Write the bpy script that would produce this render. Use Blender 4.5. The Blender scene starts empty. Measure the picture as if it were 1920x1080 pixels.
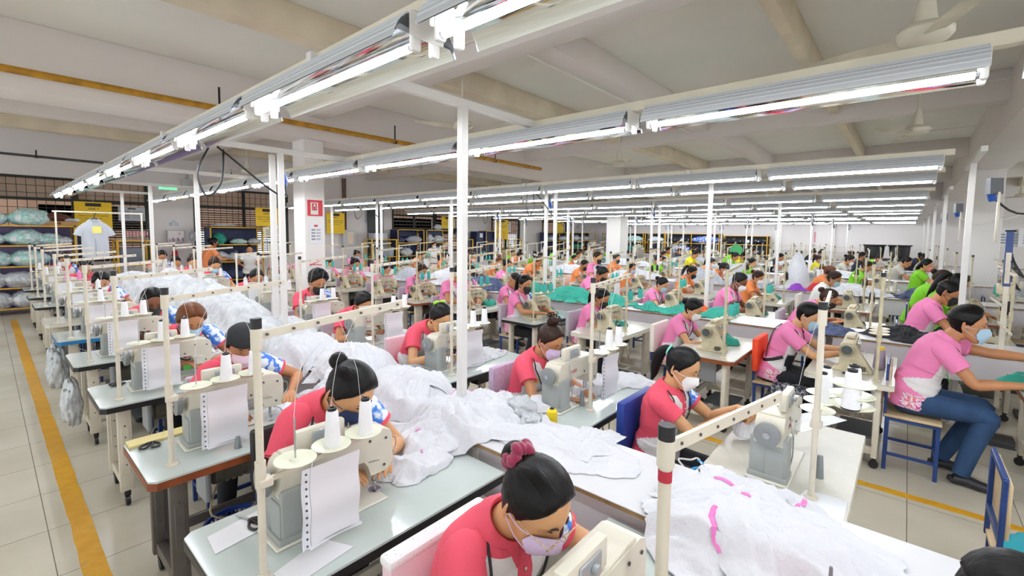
import bpy, bmesh, math, random
from math import sin, cos, pi, radians as RAD, sqrt, exp
from mathutils import Vector as V, Matrix as M, noise, Euler
rnd = random.Random(11)
SC = bpy.context.scene
COL = SC.collection

# ------------------------------------------------------------------ materials
def lin(c):
    if isinstance(c, str):
        c = [int(c[i:i+2], 16)/255 for i in (0, 2, 4)]
    return tuple((x/12.92 if x <= .04045 else ((x+.055)/1.055)**2.4) for x in c) + (1,)

MATS = {}
def mat(name, col, rough=.6, metal=0., var=0., vscale=4., bump=0., bscale=40., spec=None, emit=None, alpha=None, trans=0., sheen=0., coat=0.):
    if name in MATS: return MATS[name]
    m = bpy.data.materials.new(name); m.use_nodes = True
    nt = m.node_tree; N = nt.nodes; L = nt.links
    b = N['Principled BSDF']
    c = lin(col)
    b.inputs['Base Color'].default_value = c
    b.inputs['Roughness'].default_value = rough
    b.inputs['Metallic'].default_value = metal
    if spec is not None: b.inputs['Specular IOR Level'].default_value = spec
    if trans: b.inputs['Transmission Weight'].default_value = trans
    if sheen: b.inputs['Sheen Weight'].default_value = sheen
    if coat: b.inputs['Coat Weight'].default_value = coat; b.inputs['Coat Roughness'].default_value = .06
    if emit:
        b.inputs['Emission Color'].default_value = lin(emit[0]); b.inputs['Emission Strength'].default_value = emit[1]
    if alpha is not None: b.inputs['Alpha'].default_value = alpha
    if var or bump:
        tc = N.new('ShaderNodeTexCoord')
    if var:
        n = N.new('ShaderNodeTexNoise'); n.inputs['Scale'].default_value = vscale; n.inputs['Detail'].default_value = 4
        L.new(tc.outputs['Object'], n.inputs['Vector'])
        r = N.new('ShaderNodeValToRGB')
        r.color_ramp.elements[0].position = .3; r.color_ramp.elements[1].position = .7
        r.color_ramp.elements[0].color = tuple(x*(1-var) for x in c[:3]) + (1,)
        r.color_ramp.elements[1].color = tuple(min(1, x*(1+var*.35)) for x in c[:3]) + (1,)
        L.new(n.outputs['Fac'], r.inputs['Fac']); L.new(r.outputs['Color'], b.inputs['Base Color'])
    if bump:
        n2 = N.new('ShaderNodeTexNoise'); n2.inputs['Scale'].default_value = bscale; n2.inputs['Detail'].default_value = 5
        L.new(tc.outputs['Object'], n2.inputs['Vector'])
        bp = N.new('ShaderNodeBump'); bp.inputs['Strength'].default_value = bump; bp.inputs['Distance'].default_value = .02
        L.new(n2.outputs['Fac'], bp.inputs['Height']); L.new(bp.outputs['Normal'], b.inputs['Normal'])
    MATS[name] = m
    return m

def ramp_mat(name, cols, scale=6, rough=.7, kind='noise', bump=0):
    """cloth print: noise fed through constant colour bands"""
    if name in MATS: return MATS[name]
    m = bpy.data.materials.new(name); m.use_nodes = True
    nt = m.node_tree; N = nt.nodes; L = nt.links; b = N['Principled BSDF']
    b.inputs['Roughness'].default_value = rough
    tc = N.new('ShaderNodeTexCoord')
    if kind == 'noise':
        n = N.new('ShaderNodeTexNoise'); n.inputs['Scale'].default_value = scale; n.inputs['Detail'].default_value = 3; out = n.outputs['Fac']
    else:
        n = N.new('ShaderNodeTexVoronoi'); n.inputs['Scale'].default_value = scale; out = n.outputs['Distance']
    L.new(tc.outputs['Object'], n.inputs['Vector'])
    r = N.new('ShaderNodeValToRGB'); cr = r.color_ramp
    while len(cr.elements) > 1: cr.elements.remove(cr.elements[-1])
    for i, (p, c) in enumerate(cols):
        e = cr.elements[0] if i == 0 else cr.elements.new(p)
        e.position = p; e.color = lin(c)
    L.new(out, r.inputs['Fac']); L.new(r.outputs['Color'], b.inputs['Base Color'])
    MATS[name] = m
    return m

# ------------------------------------------------------------------ mesh builder
def catmull(P, k):
    """smooth a list of (Vector, radius...) tuples"""
    if k <= 1 or len(P) < 3: return P
    out = []
    n = len(P)
    def g(i): return P[max(0, min(n-1, i))]
    for i in range(n-1):
        for j in range(k):
            t = j/k
            a, b, c, d = g(i-1), g(i), g(i+1), g(i+2)
            v = []
            for q in range(len(b)):
                v.append(.5*((2*b[q]) + (c[q]-a[q])*t + (a[q]*2-b[q]*5+c[q]*4-d[q])*t*t + (b[q]*3-a[q]-c[q]*3+d[q])*t*t*t))
            out.append(tuple(v))
    out.append(P[-1])
    return out

class MB:
    def __init__(s): s.v = []; s.f = []; s.m = []; s.mi = 0
    def mat(s, i): s.mi = i; return s
    def add(s, vs, fs, mx=None, mi=None):
        o = len(s.v)
        if mx is not None: vs = [mx @ V(p) for p in vs]
        s.v += [tuple(p) for p in vs]
        s.f += [tuple(o+i for i in f) for f in fs]
        s.m += [s.mi if mi is None else mi]*len(fs)
        return s
    def box(s, c, d, r=0., rot=None, mi=None):
        """box centred at c with full size d, edges rounded by r"""
        x, y, z = d[0]/2, d[1]/2, d[2]/2
        mx = M.Translation(V(c)) @ (Euler(rot).to_matrix().to_4x4() if rot else M())
        if r <= 0:
            vs = [(a*x, b*y, q*z) for q in (-1, 1) for b in (-1, 1) for a in (-1, 1)]
            return s.add(vs, [(0,2,3,1), (4,5,7,6), (0,1,5,4), (2,6,7,3), (0,4,6,2), (1,3,7,5)], mx, mi)
        bm = bmesh.new(); bmesh.ops.create_cube(bm, size=1)
        for w in bm.verts: w.co = V((w.co.x*d[0], w.co.y*d[1], w.co.z*d[2]))
        r = min(r, .49*min(d))
        bmesh.ops.bevel(bm, geom=list(bm.edges), offset=r, segments=2 if r > .004 else 1, profile=.5, affect='EDGES')
        bm.verts.index_update()
        s.add([w.co.copy() for w in bm.verts], [tuple(w.index for w in f.verts) for f in bm.faces], mx, mi)
        bm.free(); return s
    def bar(s, a, b, w, h, mi=None, up=(0, 0, 1)):
        """rectangular bar from a to b, width w (sideways) and height h"""
        a, b = V(a), V(b); d = (b-a).normalized(); u = V(up)
        if abs(d.dot(u)) > .98: u = V((0, 1, 0))
        x = d.cross(u).normalized(); u = x.cross(d)
        vs = [p + x*i*w/2 + u*j*h/2 for p in (a, b) for j in (-1, 1) for i in (-1, 1)]
        return s.add(vs, [(0,2,3,1), (4,5,7,6), (0,1,5,4), (2,6,7,3), (0,4,6,2), (1,3,7,5)], None, mi)
    def tube(s, P, r=.01, n=10, k=1, cap=True, mi=None, sq=None):
        """tube along points; r a number or list; k = smoothing subdivisions"""
        R = r if isinstance(r, (list, tuple)) else [r]*len(P)
        Q = [(V(p), float(q)) for p, q in zip(P, R)]
        Q = catmull(Q, k)
        pts = [V(q[0]) for q in Q]; rs = [q[1] for q in Q]
        vs = []; fs = []
        u = None
        for i, p in enumerate(pts):
            d = (pts[min(i+1, len(pts)-1)] - pts[max(i-1, 0)])
            if d.length < 1e-9: d = V((0, 0, 1))
            d.normalize()
            if u is None:
                u = d.cross(V((0, 1, 0)) if abs(d.y) < .9 else V((1, 0, 0))).normalized()
            else:
                u = (u - d*u.dot(d)).normalized()
            w = d.cross(u)
            for j in range(n):
                t = 2*pi*j/n
                a = rs[i]; b = rs[i]*(sq if sq else 1)
                vs.append(p + u*cos(t)*a + w*sin(t)*b)
        for i in range(len(pts)-1):
            for j in range(n):
                fs.append((i*n+j, i*n+(j+1) % n, (i+1)*n+(j+1) % n, (i+1)*n+j))
        if cap:
            fs.append(tuple(range(n-1, -1, -1))); o = (len(pts)-1)*n
            fs.append(tuple(o+j for j in range(n)))
        return s.add(vs, fs, None, mi)
    def cyl(s, a, b, r, n=14, r2=None, mi=None):
        return s.tube([a, b], [r, r if r2 is None else r2], n, mi=mi)
    def lathe(s, prof, c=(0, 0, 0), n=20, mx=None, mi=None):
        """profile [(r, z)] turned about z at c"""
        T = M.Translation(V(c)) @ (mx if mx else M())
        vs = [(r*cos(2*pi*j/n), r*sin(2*pi*j/n), z) for r, z in prof for j in range(n)]
        fs = [(i*n+j, i*n+(j+1) % n, (i+1)*n+(j+1) % n, (i+1)*n+j) for i in range(len(prof)-1) for j in range(n)]
        loop = len(prof) > 2 and (abs(prof[0][0]-prof[-1][0])+abs(prof[0][1]-prof[-1][1])) < 1e-9
        if prof[0][0] > 1e-6 and not loop: fs.append(tuple(range(n-1, -1, -1)))
        if prof[-1][0] > 1e-6 and not loop: fs.append(tuple((len(prof)-1)*n+j for j in range(n)))
        return s.add(vs, fs, T, mi)
    def prism(s, poly, h, mx=None, mi=None):
        """polygon in local xy extruded by h along z"""
        n = len(poly)
        vs = [(x, y, 0) for x, y in poly] + [(x, y, h) for x, y in poly]
        fs = [tuple(range(n-1, -1, -1)), tuple(range(n, 2*n))] + [(i, (i+1) % n, n+(i+1) % n, n+i) for i in range(n)]
        return s.add(vs, fs, mx, mi)
    def rings(s, rings, closed=True, cap=True, mi=None, mifn=None):
        n = len(rings[0]); o = len(s.v)
        s.v += [tuple(p) for r in rings for p in r]
        m = n if closed else n-1
        for i in range(len(rings)-1):
            for j in range(m):
                s.f.append((o+i*n+j, o+i*n+(j+1) % n, o+(i+1)*n+(j+1) % n, o+(i+1)*n+j))
                s.m.append(mifn(i, j) if mifn else (s.mi if mi is None else mi))
        if cap and closed:
            s.f.append(tuple(o+j for j in range(n-1, -1, -1))); s.m.append(s.mi if mi is None else mi)
            q = o+(len(rings)-1)*n
            s.f.append(tuple(q+j for j in range(n))); s.m.append(s.mi if mi is None else mi)
        return s
    def ball(s, c, r, n=12, mi=None, mx=None):
        c = V(c); rr = r if isinstance(r, (tuple, list)) else (r, r, r)
        k = max(6, n//2)
        T = M.Translation(c) @ (mx if mx else M())
        vs = []; fs = []
        for i in range(k+1):
            a = pi*i/k
            for j in range(n):
                b = 2*pi*j/n
                vs.append((rr[0]*max(sin(a), 1e-3)*cos(b), rr[1]*max(sin(a), 1e-3)*sin(b), rr[2]*cos(a)))
        for i in range(k):
            for j in range(n):
                fs.append((i*n+(j+1) % n, i*n+j, (i+1)*n+j, (i+1)*n+(j+1) % n))
        return s.add(vs, fs, T, mi)
    def mesh(s, name, mats, ang=.7):
        me = bpy.data.meshes.new(name)
        me.from_pydata(s.v, [], s.f)
        for m in (mats if isinstance(mats, (list, tuple)) else [mats]): me.materials.append(m)
        me.polygons.foreach_set('material_index', s.m)
        me.polygons.foreach_set('use_smooth', [True]*len(s.f))
        me.validate(); me.update()
        if ang: me.set_sharp_from_angle(angle=ang)
        return me

def link(name, data, parent=None, loc=None, rot=None):
    o = bpy.data.objects.new(name, data); COL.objects.link(o)
    if parent: o.parent = parent
    if loc is not None: o.location = loc
    if rot is not None: o.rotation_euler = rot
    return o
def part(name, mb, mats, parent=None, loc=None, rot=None, ang=.7, label=None):
    me = mb.mesh(name, mats, ang) if isinstance(mb, MB) else mb
    o = link(name, me, parent, loc, rot)
    if label: o['label'] = label
    return o
def tag(o, label, cat, group=None):
    o['label'] = label; o['category'] = cat
    if group: o['group'] = group
    return o
def thing(name, label, cat, loc=(0, 0, 0), rz=0, group=None):
    o = link(name, None, None, loc, (0, 0, rz)); o.empty_display_size = .1
    return tag(o, label, cat, group)
def struct(name, mb, mats, parent=None, ang=.7):
    o = part(name, mb, mats, parent, ang=ang)
    if not parent: o['kind'] = 'structure'
    return o
KIDS = {}
def dup(o, parent=None):
    c = o.copy(); COL.objects.link(c)
    if parent is not None: c.parent = parent
    for ch in o.children: dup(ch, c)
    return c
USED = set()
def place(proto, label, loc, rz=0, group=None, scale=None):
    """first use moves the prototype itself, later uses are copies"""
    o = proto if proto.name not in USED else dup(proto)
    USED.add(proto.name) if o is proto else None
    o.location = loc; o.rotation_euler = (0, 0, rz); o['label'] = label
    if group: o['group'] = group
    if scale: o.scale = (scale,)*3 if not isinstance(scale, tuple) else scale
    return o
def setmat(o, slot, m):
    if slot < len(o.material_slots):
        o.material_slots[slot].link = 'OBJECT'; o.material_slots[slot].material = m

# ------------------------------------------------------------------ palette
WHITE = mat('painted_white', 'dedcd8', .45)
CREAM = mat('cream_paint', 'd8d0be', .4, var=.10, vscale=9)
CREAM2 = mat('machine_cream', 'd9d3c2', .35, var=.06, vscale=12)
BEIGE = mat('old_beige_enamel', 'cdc2a2', .42, var=.26, vscale=14, bump=.05, bscale=30)
GREY = mat('machine_grey', 'a2a6a3', .4, var=.06, vscale=8)
DGREY = mat('dark_grey', '4a4d50', .5)
BLACK = mat('black_plastic', '17171a', .45)
STEEL = mat('steel', 'b9bbbd', .25, 1.)
DSTEEL = mat('dark_steel', '6d6a64', .4, .9, var=.3, vscale=20)
RUST = mat('rusty_yellow', 'c08a1c', .6, var=.5, vscale=5)
ALU = mat('ribbed_aluminium', 'c3c7cc', .5, .2)
MIRROR = mat('mirror_reflector', 'e8ecee', .06, 1.)
TABTOP = mat('table_laminate', 'c6d0cc', .12, var=.03, vscale=3, coat=.3)
TABTOP2 = mat('worn_cream_laminate', 'd0cdc0', .22, var=.08, vscale=5)
TROUGHM = mat('white_board', 'dddde0', .3, var=.02, vscale=3)
EDGEB = mat('black_edging', '1c1c1d', .4)
EDGEW = mat('wood_edging', '8f4a24', .5, var=.3, vscale=10)
EDGEBL = mat('blue_edging', '2176ae', .4)
PLYE = mat('plywood_edge', '9c7a4e', .7, var=.35, vscale=30)
CARD = mat('cardboard', 'b58d5e', .8, var=.1)
YELP = mat('yellow_paint', 'e0ac12', .4, var=.12, vscale=6)
NAVY = mat('navy_board', '1d2b52', .5, var=.15)
BLUEP = mat('blue_frame_paint', '1f3c78', .4, var=.2, vscale=10)
PLY = mat('seat_plywood', 'cdb58e', .5, var=.15, vscale=8)
PAPER = mat('paper', 'e6e6ea', .5)
SLEEVE = mat('clear_sleeve', 'eceff5', .12, spec=.8)
THREADW = mat('white_thread', 'ececee', .7, bump=.3, bscale=150)
THREADT = mat('teal_thread', '3fb3a8', .65, bump=.3, bscale=150)
THREADK = mat('black_thread', '222226', .7)
THREADY = mat('yellow_thread', 'f0d224', .65)
THREADP = mat('pink_thread', 'e58cc0', .65)
CLOTHW = mat('white_cloth', 'dcdde2', .85, bump=.9, bscale=13)
CLOTHT = mat('teal_cloth', '2a9a86', .8, bump=.5, bscale=18, var=.15, vscale=3)
CLOTHK = mat('black_cloth', '16161b', .85, bump=.5, bscale=18)
CLOTHG = mat('grey_cloth', 'b9bcc4', .85, bump=.5, bscale=18, var=.15)
CLOTHN = mat('navy_white_cloth', '4b5678', .85, bump=.5, bscale=18, var=.6, vscale=12)
PINKTAPE = mat('pink_tape', 'e67fc3', .6)
BAG = mat('clear_plastic_bag', 'e3e8ec', .15, bump=1., bscale=20, var=.15, vscale=12, spec=.9, trans=.2)
BAGT = ramp_mat('teal_goods_in_bag', [(0, 'dde6ea'), (.45, 'c5e2df'), (.52, '8fd0c8'), (.62, 'e8edf0')], 7, .2)
DENIM = mat('denim', '27466d', .8, var=.25, vscale=9, bump=.2, bscale=120)
DARKT = mat('dark_trousers', '1b1d24', .85, bump=.2, bscale=60)
TILE = None

TXT = {}
def text(s, size, parent, loc, m, rot=(RAD(90), 0, 0), name='lettering', align='CENTER', ext=.001, ay='TOP_BASELINE'):
    key = (s, size, align, ay, m.name)
    if key not in TXT:
        c = bpy.data.curves.new(name, 'FONT'); c.body = s; c.size = size; c.align_x = align; c.align_y = ay; c.extrude = ext
        o = bpy.data.objects.new('t', c); COL.objects.link(o)
        me = bpy.data.meshes.new_from_object(o.evaluated_get(bpy.context.evaluated_depsgraph_get()))
        bpy.data.objects.remove(o); bpy.data.curves.remove(c)
        me.materials.clear(); me.materials.append(m); me.name = name; TXT[key] = me
    return link(name, TXT[key], parent, loc, rot)
# ------------------------------------------------------------------ people
SKINS = [mat('skin_tan', 'b97f56', .5, var=.10, vscale=18), mat('skin_light', 'cf9b6e', .5, var=.08, vscale=18), mat('skin_brown', '7d4d33', .5, var=.10, vscale=18)]
def hairmat(name, col):
    m = mat(name, col, .42, spec=.22)
    nt = m.node_tree; N = nt.nodes; L = nt.links; b = N['Principled BSDF']
    tc = N.new('ShaderNodeTexCoord'); mp = N.new('ShaderNodeMapping'); mp.inputs['Scale'].default_value = (170, 9, 60)
    n = N.new('ShaderNodeTexNoise'); n.inputs['Scale'].default_value = 1.; n.inputs['Detail'].default_value = 3
    bp = N.new('ShaderNodeBump'); bp.inputs['Strength'].default_value = .45; bp.inputs['Distance'].default_value = .004
    L.new(tc.outputs['Object'], mp.inputs['Vector']); L.new(mp.outputs['Vector'], n.inputs['Vector'])
    L.new(n.outputs['Fac'], bp.inputs['Height']); L.new(bp.outputs['Normal'], b.inputs['Normal'])
    b.inputs['Anisotropic'].default_value = .6
    return m
HAIRS = dict(black=hairmat('black_hair', '0b0909'), brown=hairmat('brown_hair', '2c180f'), auburn=hairmat('auburn_hair', '643a20'))
SHIRTS = dict(coral=mat('coral_polo', 'dc4d62', .8, bump=.15, bscale=200), pink=mat('pink_polo', 'ec85b6', .8, bump=.15, bscale=200),
    orange=mat('orange_polo', 'f08f52', .8, bump=.15, bscale=200), lime=mat('lime_polo', '7fcb22', .8, bump=.15, bscale=200),
    yellow=mat('yellow_polo', 'e9dc2e', .8), navy=mat('navy_shirt', '252c3f', .8), grey=mat('grey_shirt', 'b5b0a4', .8), white=mat('white_shirt', 'eeeeec', .8), green=mat('teal_shirt', '43b294', .8))
PANELW = mat('white_polo_panel', 'e3e0e1', .8, bump=.15, bscale=200)
PRINT = ramp_mat('floral_print', [(0, '7a4fb5'), (.38, 'd63fa0'), (.46, 'f6ebf3'), (.54, 'd9365e'), (.62, 'f3e9f0'), (.7, '9a6fd0')], 22)
PRINTB = ramp_mat('blue_print', [(0, 'f2f5fb'), (.42, 'eaf2fb'), (.48, '4b8fe0'), (.56, '2b5fd0'), (.64, 'e9f3fb')], 14)
MASKM = dict(white=mat('white_mask', 'f2f1f2', .7), pinkm=mat('pink_mask', 'efd0e2', .7), blue=mat('light_blue_mask', 'a9c8dd', .7), black=mat('black_mask', '1f1f22', .7),
    navy=mat('navy_mask', '25355f', .7), lilac=mat('lilac_mask', 'dcc8ea', .7), coralm=mat('coral_mask', 'f08a8a', .7))
STRAP = mat('black_strap', '141416', .6)
EYE = mat('dark_eye', '1a100c', .3)
BUTTON = mat('button', 'f0e4e6', .3)

HEADT = [(-.118, .016, .064, -.045), (-.112, .034, .078, -.035), (-.095, .048, .086, -.01), (-.070, .058, .089, .035), (-.04, .065, .090, .068), (-.01, .071, .090, .085),
    (.02, .074, .091, .093), (.05, .0715, .087, .093), (.072, .064, .077, .084), (.092, .051, .060, .067), (.108, .034, .040, .046), (.117, .017, .021, .024), (.120, .006, .008, .009)]
def head_tab(z):
    T = HEADT
    if z <= T[0][0]: return T[0][1:]
    for a, b in zip(T, T[1:]):
        if z <= b[0]:
            t = (z-a[0])/(b[0]-a[0]); t = t*t*(3-2*t)*.4 + t*.6
            return tuple(a[i]+(b[i]-a[i])*t for i in (1, 2, 3))
    return T[-1][1:]
def gs(x, s): return exp(-(x*x)/(2*s*s))
def head_pt(th, z, off=0., feat=1.):
    """th = 0 at the face (-y), positive towards +x"""
    W, F, B = head_tab(z)
    yc = (B-F)/2; h = (F+B)/2
    x = (W+off)*sin(th); y = yc-(h+off)*cos(th)
    if feat and cos(th) > .2:
        nose = gs(x, .010)*(gs(z+.028, .013)*.020 + gs(z+.008, .018)*.010)
        sock = (gs(x-.031, .013)+gs(x+.031, .013))*gs(z-.008, .011)*.010
        brow = (gs(x-.03, .02)+gs(x+.03, .02))*gs(z-.03, .008)*.003
        lips = gs(x, .018)*(gs(z+.062, .006)+gs(z+.073, .006))*.005 - gs(x, .02)*gs(z+.067, .003)*.003
        y -= feat*(nose-sock+brow+lips)
    return V((x, y, z))
def head_rings(mx, nz=40, ns=44, off=lambda th, z: 0., feat=1.):
    R = []
    for i in range(nz+1):
        z = -.118+.238*(.5-.5*cos(pi*i/nz))
        ring = []
        for j in range(ns):
            th = 2*pi*j/ns
            if th > pi: th -= 2*pi
            o = off(th, z)
            fr = 1. if z < .06 or o < 0 else sqrt(max(0., 1-((z-.06)/.06)**2))
            p = head_pt(th, z, o*fr, feat)
            p.z += o*.9*max(0, (z-.03)/.09) - (o*.9*max(0, (-z-.07)/.05) if o < 0 else 0)
            ring.append(mx @ p)
        R.append(ring)
    return R

def hairline(th, z):
    a = abs(th)
    pts = [(0, .086), (.35, .084), (.7, .070), (1.0, .046), (1.25, .020), (1.45, -.012), (1.62, -.004), (1.8, -.035), (2.2, -.075), (3.2, -.090)]
    for p, q in zip(pts, pts[1:]):
        if a <= q[0]:
            t = (a-p[0])/(q[0]-p[0]); return p[1]+(q[1]-p[1])*t
    return -.085
def hair_mesh(style, ns=56, nz=44, res=1.):
    b = MB()
    short = style in ('short', 'short2', 'curly')
    th0 = .012 if style == 'short' else .014
    sd = V((len(style)*1.3, 3.1, 1.7))
    def off(th, z):
        hl = hairline(th, z) + (.0 if not short else .006)
        t = max(0, min(1, (z-hl)/.030+.35))
        if short and abs(th) > 1.35 and z < .02: k = th0*.45
        else: k = th0
        if style == 'short2': k += .012*max(0, (z-.05)/.07)
        if style == 'curly':
            k = .02 + .018*max(0, (z+.0)/.1); k += .010*noise.noise(V((sin(th)*8, cos(th)*8, z*70))+sd)
        else:
            k += .0016*sin(th*34+z*60+2*noise.noise(V((th*2, z*20, 1))))*max(0, min(1, (z-hl)*30))*max(0, 1-max(0, (z-.05)/.055))
        if style == 'part': k += -.006*gs(th-.25, .10)*(1 if z > .05 else 0)+.004
        return -.008+(k+.008)*t*t*(3-2*t)
    b.rings(head_rings(M(), nz, ns, off, 0.))
    if style in ('bun', 'part'):
        bun = MB()
        c = V((0, .118, .045)) if style == 'bun' else V((0, .12, .02))
        vs = []; R = []
        for i in range(15):
            a = pi*i/14
            R.append([c + V(((.036+.003*sin(j*1.57+i))*max(sin(a), .02)*cos(2*pi*j/18), .035*cos(a)*1.0, (.036+.003*cos(j*1.2+i))*max(sin(a), .02)*sin(2*pi*j/18))) for j in range(18)])
        b.rings(R[::-1])
    if style == 'topbun':
        R = []
        for i in range(13):
            a = pi*i/12
            R.append([V((0, .055, .135)) + V((.042*max(sin(a), .02)*cos(2*pi*j/16)*(1+.12*sin(3*j)), .040*max(sin(a), .02)*sin(2*pi*j/16)*(1+.12*cos(2*j)), -.040*cos(a))) for j in range(16)])
        b.rings(R)
        for j in range(10):
            a = 2*pi*j/10
            b.tube([V((.03*cos(a), .055+.03*sin(a), .15)), V((.05*cos(a+.4), .06+.045*sin(a+.4), .172+.01*sin(j))), V((.06*cos(a+.9), .06+.055*sin(a+.9), .155))], [.008, .006, .002], 5, 3)
    if style in ('pony', 'longpony'):
        L = 1. if style == 'pony' else 1.6
        b.tube([V((0, .095, .055)), V((0, .128, .05)), V((.005, .152, -.0)), V((.01, .150, -.07*L)), V((.015, .135, -.14*L)), V((.012, .125, -.19*L))], [.020, .026, .034, .034, .024, .004], 14, 4, sq=.75)
    if style == 'bob':
        b.tube([V((0, .06, .02)), V((0, .085, -.05)), V((0, .088, -.11)), V((0, .075, -.15))], [.07, .072, .062, .03], 18, 3, sq=.55)
    me = b.mesh('hair', HAIRS['black'], ang=1.2)
    return me
def cap_mesh(brim=True):
    b = MB()
    def off(th, z):
        t = max(0, min(1, (z-.045)/.01+.5))
        return -.014+(.022+.014)*t
    b.rings(head_rings(M(), 40, 44, off, 0.))
    R = []
    if not brim: return b.mesh('headscarf', HAIRS['black'], ang=1.)
    for i in range(7):
        t = i/6
        R.append([V((x, -.098-.07*t*(1-(x/.075)**2*.6)-.0, .052-.018*t)) for x in [(-.07+.14*j/12) for j in range(13)]])
    o = [[p+V((0, 0, -.004)) for p in r] for r in R]
    b.rings(R, closed=False, cap=False); b.rings(o[::-1], closed=False, cap=False)
    return b.mesh('cap', HAIRS['black'], ang=1.)
def mask_mesh():
    b = MB(); R = []; nz = 14; nt = 20
    for i in range(nz+1):
        v = i/nz; z = -.112+.112*v
        R.append([])
        for j in range(nt+1):
            u = -1+2*j/nt
            th = u*(1.15-.25*abs(2*v-1))
            zz = z+.010*u*u*(1-2*v)
            bulge = .006+.014*(1-u*u)**2*sin(pi*min(1, max(0, .12+v*.9)))
            bulge += .0012*sin(v*22)*(1-u*u) + .022*gs(u, .24)*gs(zz+.03, .026)
            p = head_pt(th, zz, bulge, 0.)
            if v < .2: p.z -= .002
            R[-1].append(p)
    b.rings(R, closed=False, cap=False)
    R2 = [[p*.985 for p in r] for r in R]
    b.rings(R2[::-1], closed=False, cap=False)
    for s in (-1, 1):
        for z in (-.012, -.082):
            a = head_pt(s*1.0, z, .006, 0); e = V((s*.078, .008, -.01 if z > -.05 else -.03))
            b.tube([a, (a+e)/2+V((s*.008, 0, 0)), e+V((0, .008, 0))], .0016, 6, 3)
    return b.mesh('face_mask', MASKM['white'], ang=1.2)
def glasses_mesh():
    b = MB()
    for s in (-1, 1):
        pts = [V((s*.033+.025*cos(a), -.112+.004*abs(cos(a)), .004+.018*sin(a))) for a in [2*pi*i/18 for i in range(19)]]
        b.tube(pts, .0013, 6)
        b.tube([V((s*.058, -.105, .008)), V((s*.078, -.05, .01)), V((s*.080, .0, .008)), V((s*.078, .018, -.01))], .0013, 6, 3)
    b.tube([V((-.009, -.113, .006)), V((0, -.117, .010)), V((.009, -.113, .006))], .0013, 6, 2)
    return b.mesh('glasses', mat('thin_gold_frame', 'cdb489', .25, 1.), ang=1.2)
def eyes_mesh():
    out = []
    for s in (-1, 1):
        b = MB(); b.tube([head_pt(s*(.22+.025*i), .0045+(.0025 if 0 < i < 6 else 0), .0015) for i in range(7)], [.0008, .0018, .0022, .0022, .0022, .0016, .0008], 6); out.append(('eye', b.mesh('eye', EYE, ang=1.2)))
        b = MB(); b.tube([head_pt(s*(.17+.05*i), .030+.006*sin(pi*i/7), .002) for i in range(8)], [.001, .0026, .003, .003, .0028, .0024, .002, .0008], 6); out.append(('eyebrow', b.mesh('eyebrow', EYE, ang=1.2)))
    return out
HAIRM = {s: hair_mesh(s) for s in ('bun', 'part', 'topbun', 'pony', 'longpony', 'short', 'short2', 'curly', 'bob')}
CAPM = cap_mesh(); SCARFM = cap_mesh(False); MASKME = mask_mesh(); GLASSM = glasses_mesh(); EYEM = eyes_mesh()

def hand_into(b, W, F, N, side, curl=.35, spread=1.):
    """hand at wrist W pointing along F, palm facing N (down); side=+1 thumb towards +S"""
    F = F.normalized(); N = (N-F*N.dot(F)).normalized(); S = F.cross(N).normalized()*side
    back = -N
    # palm: flattened rings
    R = []
    for t, w, h in ((-.012, .020, .017), (.01, .027, .016), (.035, .036, .0145), (.065, .040, .013), (.085, .038, .011), (.095, .030, .008)):
        c = W+F*t+back*.004*sin(pi*min(1, t/.09))
        R.append([c+S*cos(a)*w+N*sin(a)*h for a in [2*pi*j/16 for j in range(16)]])
    b.rings(R)
    for i, (o, L, sp) in enumerate(((.029, .070, .16), (.0105, .078, .04), (-.009, .072, -.08), (-.0275, .058, -.22))):
        d = (F+S*sp*spread*.7).normalized(); p = W+F*.082+S*o
        pts = [p-F*.02, p]; a = .10+.06*i*.3
        for seg, fr in enumerate((.44, .32, .26)):
            a += curl*(1, 1.15, .7)[seg]
            dd = (d*cos(a)+N*sin(a)).normalized()
            p = p+dd*L*fr; pts.append(p)
        b.tube(pts, [.0085, .0092, .0082, .0078, .0058], 10, 3)
    p = W+F*.022+S*.024+N*.004
    pts = [p-S*.012, p]
    d = (F*.72+S*.68+N*.2).normalized(); p = p+d*.036; pts.append(p)
    d = (F*.93+S*.30+N*.28).normalized(); p = p+d*.030; pts.append(p)
    d = (F*1.+S*.0+N*.35).normalized(); p = p+d*.024; pts.append(p)
    b.tube(pts, [.012, .0135, .0105, .0095, .0065], 10, 3)

def ik(S, T, l1, l2, pole):
    d = T-S; L = min(d.length, (l1+l2)*.995); d.normalize()
    a = (l1*l1-l2*l2+L*L)/(2*L); h = sqrt(max(0, l1*l1-a*a))
    p = (pole-d*pole.dot(d)).normalized()
    return S+d*a+p*h, S+d*L

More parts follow.
